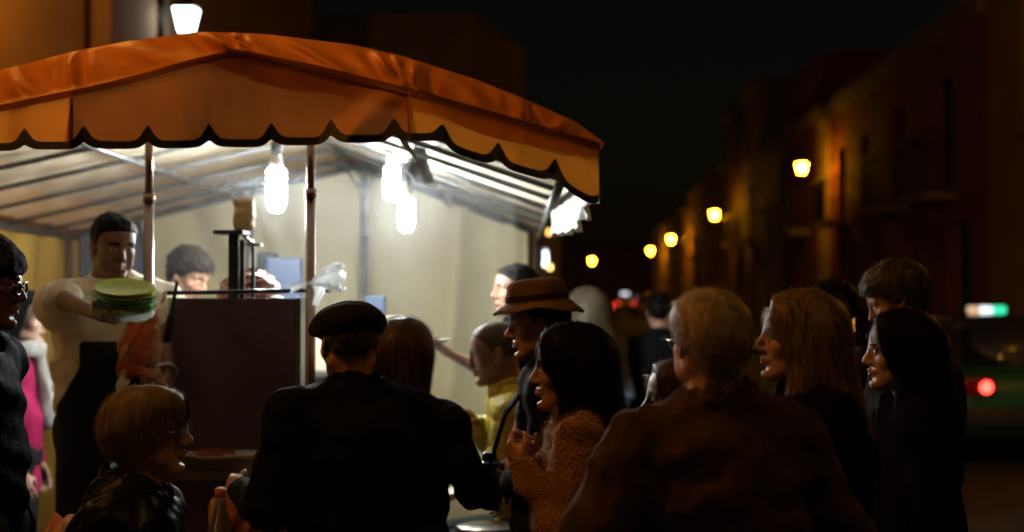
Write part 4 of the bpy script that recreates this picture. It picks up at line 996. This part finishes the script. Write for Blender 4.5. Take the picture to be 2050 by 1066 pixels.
def toworld(I, p): return I['loc'] + rotz(I['yaw']) @ np.asarray(p, float)
def tolocal(I, p): return rotz(I['yaw']).T @ (np.asarray(p, float) - I['loc'])

def glasses(I, m, r_=.021, thick=.0016, oval=.8):
    b = MB()
    for q in (1, -1):
        a = np.linspace(0, 2*math.pi, 21); b.tube([[.0985-.10*abs(.034*q+r_*1.05*math.cos(u)-.0)*.18, q*.034+r_*1.05*math.cos(u), r_*oval*math.sin(u)-.002] for u in a], thick, 6, cap=False)
        b.tube([[.096,q*.056,.006],[.082,q*.074,.008],[.03,q*.080,.008],[-.012,q*.084,.006],[-.028,q*.084,-.014]], thick*.9, 6)
    b.tube([[.098,-.013,.003],[.102,0,.006],[.098,.013,.003]], thick, 6)
    V = np.concatenate(b.V); go = obj('glasses', I['HT'](V), b.F, m, I['t'], local=True)
    for q in (1, -1):
        a = np.linspace(0, 2*math.pi, 17)[:-1]; V = np.array([[.0965, q*.034+r_*math.cos(u), r_*oval*math.sin(u)-.002] for u in a]); obj('lens', I['HT'](V), [tuple(range(16))], M_LENS, go, local=True)
def head_part(I, name, prims, h, m, disp=None, clip=None):
    V, Q = sdf_mesh(prims, h, disp, clip); return obj(name, I['HT'](V), Q, m, I['t'], local=True)
def fuzz(I, o, n, L, m, g, keep=None):
    """short fibres standing off a fleece"""
    me = o.data; V = np.empty(len(me.vertices)*3, np.float32); me.vertices.foreach_get('co', V); V = V.reshape(-1,3).astype(float); N = np.empty(len(me.vertices)*3, np.float32); me.vertices.foreach_get('normal', N); N = N.reshape(-1,3)
    i = g.choice(len(V), n); p = V[i] + g.normal(size=(n,3))*.004; d = N[i] + g.normal(size=(n,3))*.55; d /= np.linalg.norm(d, axis=1)[:, None]
    d2 = d + g.normal(size=(n,3))*.6; l = L*g.uniform(.5, 1.2, n)[:, None]
    path = np.stack([p, p+d*l*.5, p+d*l*.5+d2*l*.4], 1); Vr, Fr = ribbons(path, np.stack([N[i]+.01]*3, 1)[:, :, [1,2,0]], .0007)
    fo = obj('fleece', Vr, Fr, m, o, local=True); fo['kind'] = 'stuff'
# 1 beanie wearer at the left edge
I = person('person in a dark beanie and black glasses with a navy jacket, in profile', -28, 572, 3.9, 0, jacket=C_NAVY, sk=SK_BRN, hair='crop', hmat=H_BLK, seed=11, collar=.06, head=(4, 4, 0), hairn=300, bulk=1.12)
head_part(I, 'beanie', [el((-.022,0,.062), (.114,.094,.096), .02), rc((-.1,0,.03), (.07,0,.062), .03, .03, .03, sc=(1,2.6,1))], .005, C_BEAN, wavy(3, .0015, 90.), lambda P: (.006 + .30*P[:, 0]) - P[:, 2]); glasses(I, M_GLF, .022, .0035)
# 2 woman in magenta behind
I = person('woman in a magenta jacket and pale scarf facing the cart', 46, 640, 6.3, 8, fem=True, jacket=C_PNK, trousers=C_GRY, hair='bob', hmat=H_BLK, near=False, seed=12, hem_z=.75, quilt=None, sk=SK_PALE)
V, Q = sdf_mesh([rc(I['nb']+np.array([.10*math.cos(a), .1*math.sin(a), .02]), I['nb']+np.array([.10*math.cos(a+.5), .1*math.sin(a+.5), .02]), .035, .035, .02) for a in np.arange(0, 6.2, .5)]+[rc(I['nb']+[.1,.0,0], I['nb']+[.15,.03,-.3], .04, .04, .02)], .01, wavy(5,.006,50.)); obj('scarf', V, Q, C_LGRY, I['t'], local=True)
# 3 vendor
I = person('vendor in a cream polo and navy apron reaching out with a stack of plates', 228, 492, 5.35, -68, base=.222, jacket=C_CRM, trousers=C_DRK, hair='crop', hmat=H_BLK, sk=SK_BRN, jowl=.7, bulk=1.16, lean=.10, head=(14, 14, 0), hem_z=.86, sleeve_end=0., collar=.02,
           targets={-1: (at(132,602,5.10), at(192,628,4.90)), 1: (at(336,655,5.36), at(334,752,5.17))}, handR=dict(curl=.7, back=(0,-.5,-1)), handL=dict(curl=1.1), seed=13, hairn=900)
V, Q = sdf_mesh([rc(I['U'](.03,0,1.16), I['U'](.05,0,.62), .182*I['s'], .19*I['s'], .04, sc=(.92,1.08,1))], .012, wavy(9,.003,22.), lambda P: np.maximum(np.maximum(.02 - P[:, 0], np.abs(P[:, 1]) - .125 - np.clip(1.2-P[:, 2], 0, .15)*.5), np.maximum(.55 - P[:, 2], P[:, 2]-1.27*I['s']))); ap = obj('apron', V, Q, C_APR, I['t'], local=True)
VEND = I
# 4 cook
I = person('dark haired cook with bowed head working behind the meat spit', 380, 552, 6.75, -22, base=.12, jacket=C_LGRY, hair='thick', hmat=H_DBR, head=(0, 26, 0), lean=.12, near=True, seed=14, hairn=900, sk=SK_TAN, comb=(.5,0,-.4))
# 5 older seated woman
I = person('older woman with short blonde hair and thin glasses in a black jacket', 303, 868, 3.6, 2, sit=.6, hs=.91, fem=True, jowl=.5, sk=SK_PALE, hair='shortbob', hmat=H_HNY, jacket=C_LEA, head=(0, -2, 0), seed=15, hairn=4200, collar=.05, fold=.007, bulk=1.1, lean=.06, comb=(.15,0,-1), nose=1.08,
           armR=((.10,-.08,-.26), (.22,.06,.04)), armL=((.10,.08,-.26), (.22,-.08,.02)), handR=dict(curl=1.2, back=(0,-1,0)))
glasses(I, M_GLS, .021, .0012); OLDW = I
# 6 flat cap man
I = person('man in a black flat cap and long black coat seen from behind', 697, 690, 4.05, 118, jacket=C_BLK, sk=SK_TAN, hair='crop', hmat=H_GDK, bulk=1.22, seed=16, hem_z=.5, collar=.05, hairn=600, fold=.006,
           armL=((-.02,.085,-.275), (.22,.02,.02)), armR=((.0,-.05,-.275), (.22,.05,.04)), handL=dict(curl=.9))
head_part(I, 'flat_cap', [el((-.012,0,.062), (.128,.104,.062), .02, rot=roty(R(6))), el((.06,0,.05), (.085,.09,.032), .03), el((.105,0,.030), (.055,.078,.012), .02, rot=roty(R(14)))], .005, C_CAP, wavy(2,.002,50.), lambda P: (.012-.0*P[:, 0]) - P[:, 2])
# 7 bob-haired woman next to him
I = person('woman with a chestnut bob in a dark coat behind the cap wearer', 806, 722, 4.5, 78, fem=True, hair='bob', hmat=H_BRN, jacket=C_BLK, seed=17, hairn=2500, bulk=1.02, armR=((.0,-.10,-.26), (.16,-.02,-.05)), hem_z=.6)
# 8 seated bald man in yellow vest
I = person('seated balding man in a yellow quilted jacket eating', 990, 708, 5.4, 184, sit=.6, hair='buzz', hmat=H_BUZ, jacket=C_YEL, quilt=34., targets={1: (at(1000,948,5.2), at(938,975,5.1)), -1: (at(1005,905,5.6), at(958,855,5.5))}, sk=SK_TAN, seed=18, lean=.14, head=(0, 10, 0), near=True, hairn=500, collar=.05,
           armR=((.10,-.06,-.26), (.20,.0,.10)), armL=((.10,.09,-.26), (.22,-.04,.06)), handR=dict(curl=.5, back=(0,0,1)), handL=dict(curl=.5, back=(0,0,1)))
BALD = I
# 9 man in navy puffer holding out a plate
I = person('man in a navy quilted jacket holding out a small white plate', 1030, 582, 6.6, 196, hair='crop', hmat=H_BLK, jacket=C_NAVY, quilt=38., sk=SK_TAN, near=True, seed=19, hairn=500, sleeve_end=.0,
           targets={1: (at(985,752,6.25), at(908,712,6.2))}, handL=dict(curl=.3, back=(0,0,-1)))
PUF = I
# 10 man in the brimmed hat
I = person('smiling man in a brown brimmed hat with a camera on his chest', 1076, 650, 4.5, 180, hs=.92, jacket=C_BLK, smile=True, sk=SK_TAN, hair='crop', hmat=H_GDK, seed=20, head=(0, 6, 0), hairn=500, bulk=1.06, nose=1.1,
           armR=((.02,-.09,-.28), (.135,.17,-.03)), armL=((.02,.09,-.28), (.135,-.2,-.03)), handR=dict(curl=1., back=(.2,-1,0)), handL=dict(curl=1., back=(.2,1,0)))
n = 40; G = []
for r_, z in ((.0005,.118),(.05,.117),(.082,.110),(.096,.098),(.101,.07),(.106,.036),(.120,.030),(.138,.022),(.152,.012),(.151,.009),(.136,.018),(.104,.030)):
    row = []
    for i in range(n+1):
        a = 2*math.pi*i/n; k = max(0, (r_-.104)/.074); row.append([r_*1.06*math.cos(a)-.008, r_*.90*math.sin(a), z+.045 + k*(-.014*math.cos(2*a)-.012*abs(math.sin(a)) + .006*math.sin(5*a)) + k*(.006*math.cos(a)-.022*max(0, -math.cos(a)))])
    G.append(row)
G = np.array(G); ho = obj('brimmed_hat', I['HT'](G.reshape(-1,3)), grid_faces(len(G), n+1), C_HAT, I['t'], local=True)
B = np.array([[[ (.1065)*1.06*math.cos(a)-.008, .1065*.9*math.sin(a), z] for a in np.linspace(0, 2*math.pi, 41)] for z in (.084,.094,.106)]); obj('hat_band', I['HT'](B.reshape(-1,3)), grid_faces(3, 41), cloth('hat_band_dark', (.05,.025,.015)), ho, local=True)
# open jacket front: orange shirt panel and camera strap
nb = I['nb']; s = I['s']; G = np.array([[nb + np.array([.075+.075*min(1, v*1.6)+.012*math.cos(u*2), .055*u*(1+.6*v), -.03-.42*v])*s for u in np.linspace(-1,1,7)] for v in np.linspace(0,1,10)])
obj('shirt', G.reshape(-1,3), grid_faces(10,7), cloth('orange_shirt', (.5,.15,.04)), I['t'], local=True)
HATM = I
# 11 woman in the orange fleece
I = person('woman with long black hair in a shaggy orange fleece coat', 1138, 742, 4.05, 176, fem=True, hair='long', hmat=H_BLK, jacket=C_ORG, sk=SK_TAN, seed=21, hairn=5200, bulk=1.14, collar=.07, fold=.006, hem_z=.62, smile=True, curl=.12,
           armR=((.05,-.09,-.27), (.11,.13,.15)), armL=((.06,.07,-.27), (.12,-.10,.17)), handR=dict(curl=1.2, back=(1,-.3,.3)), handL=dict(curl=1.2, back=(1,.3,.3)))
fuzz(I, I['jo'], 26000, .013, C_ORG, np.random.default_rng(4))
for ch in I['jo'].children:
    if ch.name.startswith('collar'): fuzz(I, ch, 5000, .014, C_ORG, np.random.default_rng(6)); break
# 12, 13 far pair
person('blonde woman in a pale blue top walking in the street', 1172, 622, 8.2, 130, base=.0, fem=True, hair='long', hmat=H_ASH, jacket=C_BLU, near=True, seed=22, hairn=2500)
person('man in a dark jacket and pale trousers walking away down the street', 1322, 628, 8.5, 84, base=.0, hair='crop', hmat=H_BLK, jacket=C_BLK, trousers=C_LGRY, near=False, seed=23, hem_z=.84, bulk=1.12)
# 14 large grey haired man
I = person('large grey haired man with glasses in a brown jacket seen from behind', 1416, 688, 3.15, 110, hs=.92, base=.0, jacket=C_BRN, sk=SK_PALE, hair='short', hmat=H_GRY, jowl=.5, bulk=1.15, seed=24, collar=.05, hairn=7000, comb=(-.5,0.25,-.5), curl=.5, hem_z=.7, fold=.007, armL=((-.02,.16,-.26), (.16,-.02,-.14)), armR=((.0,-.15,-.26), (.16,.02,-.14)))
glasses(I, M_GLS, .022, .0013)
# 15 blonde woman in profile
I = person('woman with long honey blonde hair in a dark coat looking up at the stall', 1594, 680, 3.6, 178, hs=.93, base=.0, fem=True, hair='long', hmat=H_BLD, jacket=C_DKBR, sk=SK_PALE, seed=25, hairn=6500, collar=.07, fold=.006, curl=.25, nose=1.12, head=(0,-3,0), bulk=1.1, hem_z=.6)
# 16..19
person('dark haired man half hidden behind the blonde woman', 1662, 622, 5.6, 190, base=.0, hair='crop', hmat=H_BLK, jacket=C_GRY, sk=SK_TAN, seed=26, near=True, hairn=500)
I = person('tall curly haired man with a tan scarf looking down', 1793, 602, 4.4, 156, hs=.88, base=.0, hair='thick', hmat=H_GDK, jacket=C_GRY, sk=SK_TAN, seed=27, hairn=3500, curl=.9, head=(10, 24, 0), bulk=1.12, comb=(.1,0,-.3))
V, Q = sdf_mesh([rc(I['nb']+np.array([.005+.085*math.cos(a), .09*math.sin(a), .035+.02*math.cos(a+2)]), I['nb']+np.array([.005+.085*math.cos(a+.5), .09*math.sin(a+.5), .035]), .034, .034, .02) for a in np.arange(0, 6.2, .5)], .007, wavy(5,.006,50.)); obj('scarf', V, Q, C_TAN, I['t'], local=True)
I = person('woman with straight long black hair beside the curly haired man', 1798, 706, 4.1, 176, hs=.92, base=.0, fem=True, hair='long', hmat=H_BLK, jacket=C_DKBR, sk=SK_PALE, seed=28, hairn=3800, collar=.06, hem_z=.6)
person('short brown haired woman mostly hidden behind the grey haired man', 1350, 800, 4.7, 185, base=.0, fem=True, hair='bob', hmat=H_BRN, jacket=C_DKBR, sk=SK_TAN, seed=29, near=True, hairn=800)

# ------------------------------------------------------------------ things held
# green melamine plates wrapped in film, in the vendor's outstretched hand
E, W = VEND['arms'][-1]; hw = toworld(VEND, W)
st = thing('plate_stack', 'stack of green plates wrapped in clear film held out by the vendor', 'plates', hw + [.10, -.02, .03])
pc = at(250, 606, hw[1]-.07)
M_GP = [mat('green_plate', (.07,.40,.02), .35, coat=.3), mat('lime_plate', (.42,.60,.015), .35, coat=.3)]
for i in range(6):
    b = MB(); V, F = lathe([(.06,0),(.075,.003),(.105,.014),(.107,.018),(.09,.012),(.0005,.008)], 32); V = V*[1,.72,1.15]; b.add((V + [.004*math.sin(i*2), 0, -.03+i*.0135]) @ (roty(R(4)) @ rotx(R(22))).T + pc, F); b.build('plate', M_GP[1 if i > 3 else 0], st)
crumple('plastic_wrap', None, None, [el(pc+[0,0,-.035], (.10,.07,.03), .02), rc(pc+[-.03,0,-.03], pc+[-.03,-.02,-.055], .03, .02, .02)], .005, M_FILM, 31, .004, 90., parent=st)
tp = pc + [0,0,.045]; V, Q = sdf_mesh([el(tp, (.085,.06,.012), .01), rc(pc+[.09,0,.01], pc+[.13,.0,.02], .022, .012, .02), rc(pc+[-.09,0,.01], pc+[-.125,0,.02], .018,.010,.02)], .005, wavy(12,.004,90.)); obj('film_top', V, Q, mat('thin_film', (.85,.87,.88), .08, trans=.92, alpha=.16), st)
def bp(px, py, dd=0): return at(px, py, 5.05+dd)
crumple('printed_bag', 'hanging plastic bag with red and orange print below the plates', 'bag',
   [bxp(bp(290,690), (.058,.03,.07), .025, .02), rc(bp(250,690), bp(245,745), .03, .025, .03, sc=(1,.6,1)), rc(bp(275,640), bp(310,635), .03, .03, .03), rc(bp(270,740), bp(300,750), .025, .022, .02), rc(bp(318,625), bp(330,585), .014, .01, .01)], .006, mat('printed_plastic', (.62,.15,.05), .3, (.65,.5,.36), 8, transl=.4, bump=.5, bscale=35, lo=.44, hi=.56), 32, .006, 60.)
crumple('paper_twist', 'white twisted bag end hanging under the printed bag', 'bag', [rc(bp(250,750), bp(243,775), .018, .02, .02), rc(bp(290,755), bp(315,745), .018, .012, .015)], .005, M_FILM, 33, .004, 80.)
E, W = VEND['arms'][1]; wd = nrm(W-E); b = MB(); wt = [W - wd*.02 + .036*(math.cos(a)*nrm(np.cross(wd,[0,0,1])) + math.sin(a)*nrm(np.cross(wd, np.cross(wd,[0,0,1])))) for a in np.linspace(0, 2*math.pi, 17)]
b.tube(wt, .008, 6, cap=False); obj('wrist_watch', np.concatenate(b.V), b.F, M_STEEL, VEND['t'], local=True)
E, W = VEND['arms'][-1]; wd = nrm(W-E)
# plate in the puffer man's hand
E, W = PUF['arms'][1]; hw = toworld(PUF, W + nrm(W-E)*.09*PUF['s']); b = MB(); b.lathe([(.03,0),(.04,.002),(.062,.012),(.063,.015),(.04,.006),(.0005,.005)], 24, c=hw+[0,0,.016]); tag(b.build('plate', M_PLATE), 'small white plate on the open palm of the navy jacket wearer', 'plate')
# seated man's plate
E, W = BALD['arms'][-1]; hw = toworld(BALD, W + nrm(W-E)*.10); b = MB(); b.lathe([(.05,0),(.06,.002),(.095,.014),(.096,.017),(.06,.008),(.0005,.006)], 24, c=hw+[-.02,0,-.035]); tag(b.build('plate', M_PLATE), 'plate of food in the hands of the balding man', 'plate')
# camera on the hat man's chest
cc = toworld(HATM, HATM['nb'] + np.array([.215,-.035,-.36])*HATM['s']); t = thing('camera_with_strap', 'black camera hanging on the chest of the hat wearer', 'camera', cc)
V, Q = sdf_mesh([bxp(cc, (.034,.068,.047), .014), bxp(cc+[0,0,.055], (.024,.024,.018), .01, .012), rc(cc+[.0,-.055,0], cc+[-.02,-.055,0], .024, .022, .01)], .005); obj('camera_body', V, Q, mat('camera_black', (.012,.012,.013), .35), t)
b = MB(); V, F = lathe([(.02,0),(.036,0),(.037,.04),(.041,.045),(.041,.075),(.037,.08),(.03,.078),(.012,.06)], 24); b.add(V @ roty(-math.pi/2).T + cc + [-.03,0,-.004], F); b.build('lens', mat('camera_black', (.012,.012,.013), .35), t)
b = MB()
for q in (-1, 1): b.tube([cc+[0,q*.07,.03], toworld(HATM, HATM['nb']+np.array([.16,-q*.07,-.14])*HATM['s']), toworld(HATM, HATM['nb']+np.array([.03,-q*.095,.035])*HATM['s'])], .007, 6)
b.build('strap', C_LEA, t)
# bottle in the older woman's hand
E, W = OLDW['arms'][-1]; hw = toworld(OLDW, W + nrm(W-E)*.07); hw = at(441, 1030, hw[1]) ; t = thing('glass_bottle', 'clear glass bottle with an orange cap held by the older woman', 'bottle', hw - [0,0,.12])
b = MB(); b.lathe([(.026,-.14),(.028,-.13),(.028,-.03),(.014,.015),(.0125,.045)], 18, c=hw); b.build('glass', mat('bottle_glass', (.75,.6,.45), .08, trans=.85), t)
b = MB(); b.lathe([(.0135,.042),(.0145,.045),(.0145,.06),(.01,.064)], 16, c=hw); b.build('cap', mat('orange_cap', (.5,.14,.04), .4), t)
# stools
def stool(lab, x, y, h_, r_, m):
    t = thing('stool', lab, 'stool', (x, y, .12)); b = MB(); b.lathe([(r_*.9,h_-.03),(r_,h_-.025),(r_,h_-.005),(r_*.95,h_),(.001,h_)], 28, c=(x,y,.12)); b.build('seat', m, t)
    for k in range(4): a = k*math.pi/2+.6; l = MB(); l.tube([[x+r_*.6*math.cos(a), y+r_*.6*math.sin(a), .12+h_-.03], [x+r_*1.0*math.cos(a), y+r_*1.0*math.sin(a), .12]], .012, 8); l.build('leg', M_STEEL, t)
stool('round steel stool under the older woman', OLDW['loc'][0], OLDW['loc'][1], max(.25, OLDW['U'](0,0,.93)[2]-.115), .16, M_STEEL)
stool('round stool under the balding man in yellow', BALD['loc'][0], BALD['loc'][1], max(.25, BALD['U'](0,0,.93)[2]-.115), .16, M_BLK)
c = at(975, 1052, 4.9); tb = thing('side_table', 'small round grey table between the cap wearer and the fleece coat', 'table', (c[0], c[1], .12))
b = MB(); b.lathe([(.10,c[2]-.02),(.108,c[2]-.015),(.108,c[2]-.003),(.10,c[2]),(.001,c[2])], 28, c=(c[0],c[1],0)); b.build('top', M_STEEL, tb); b = MB(); b.tube([[c[0],c[1],.13],[c[0],c[1],c[2]-.02]], .02, 10); b.lathe([(.12,.12),(.12,.13),(.03,.15)], 20, c=(c[0],c[1],0)); b.build('stem', M_BLK, tb)
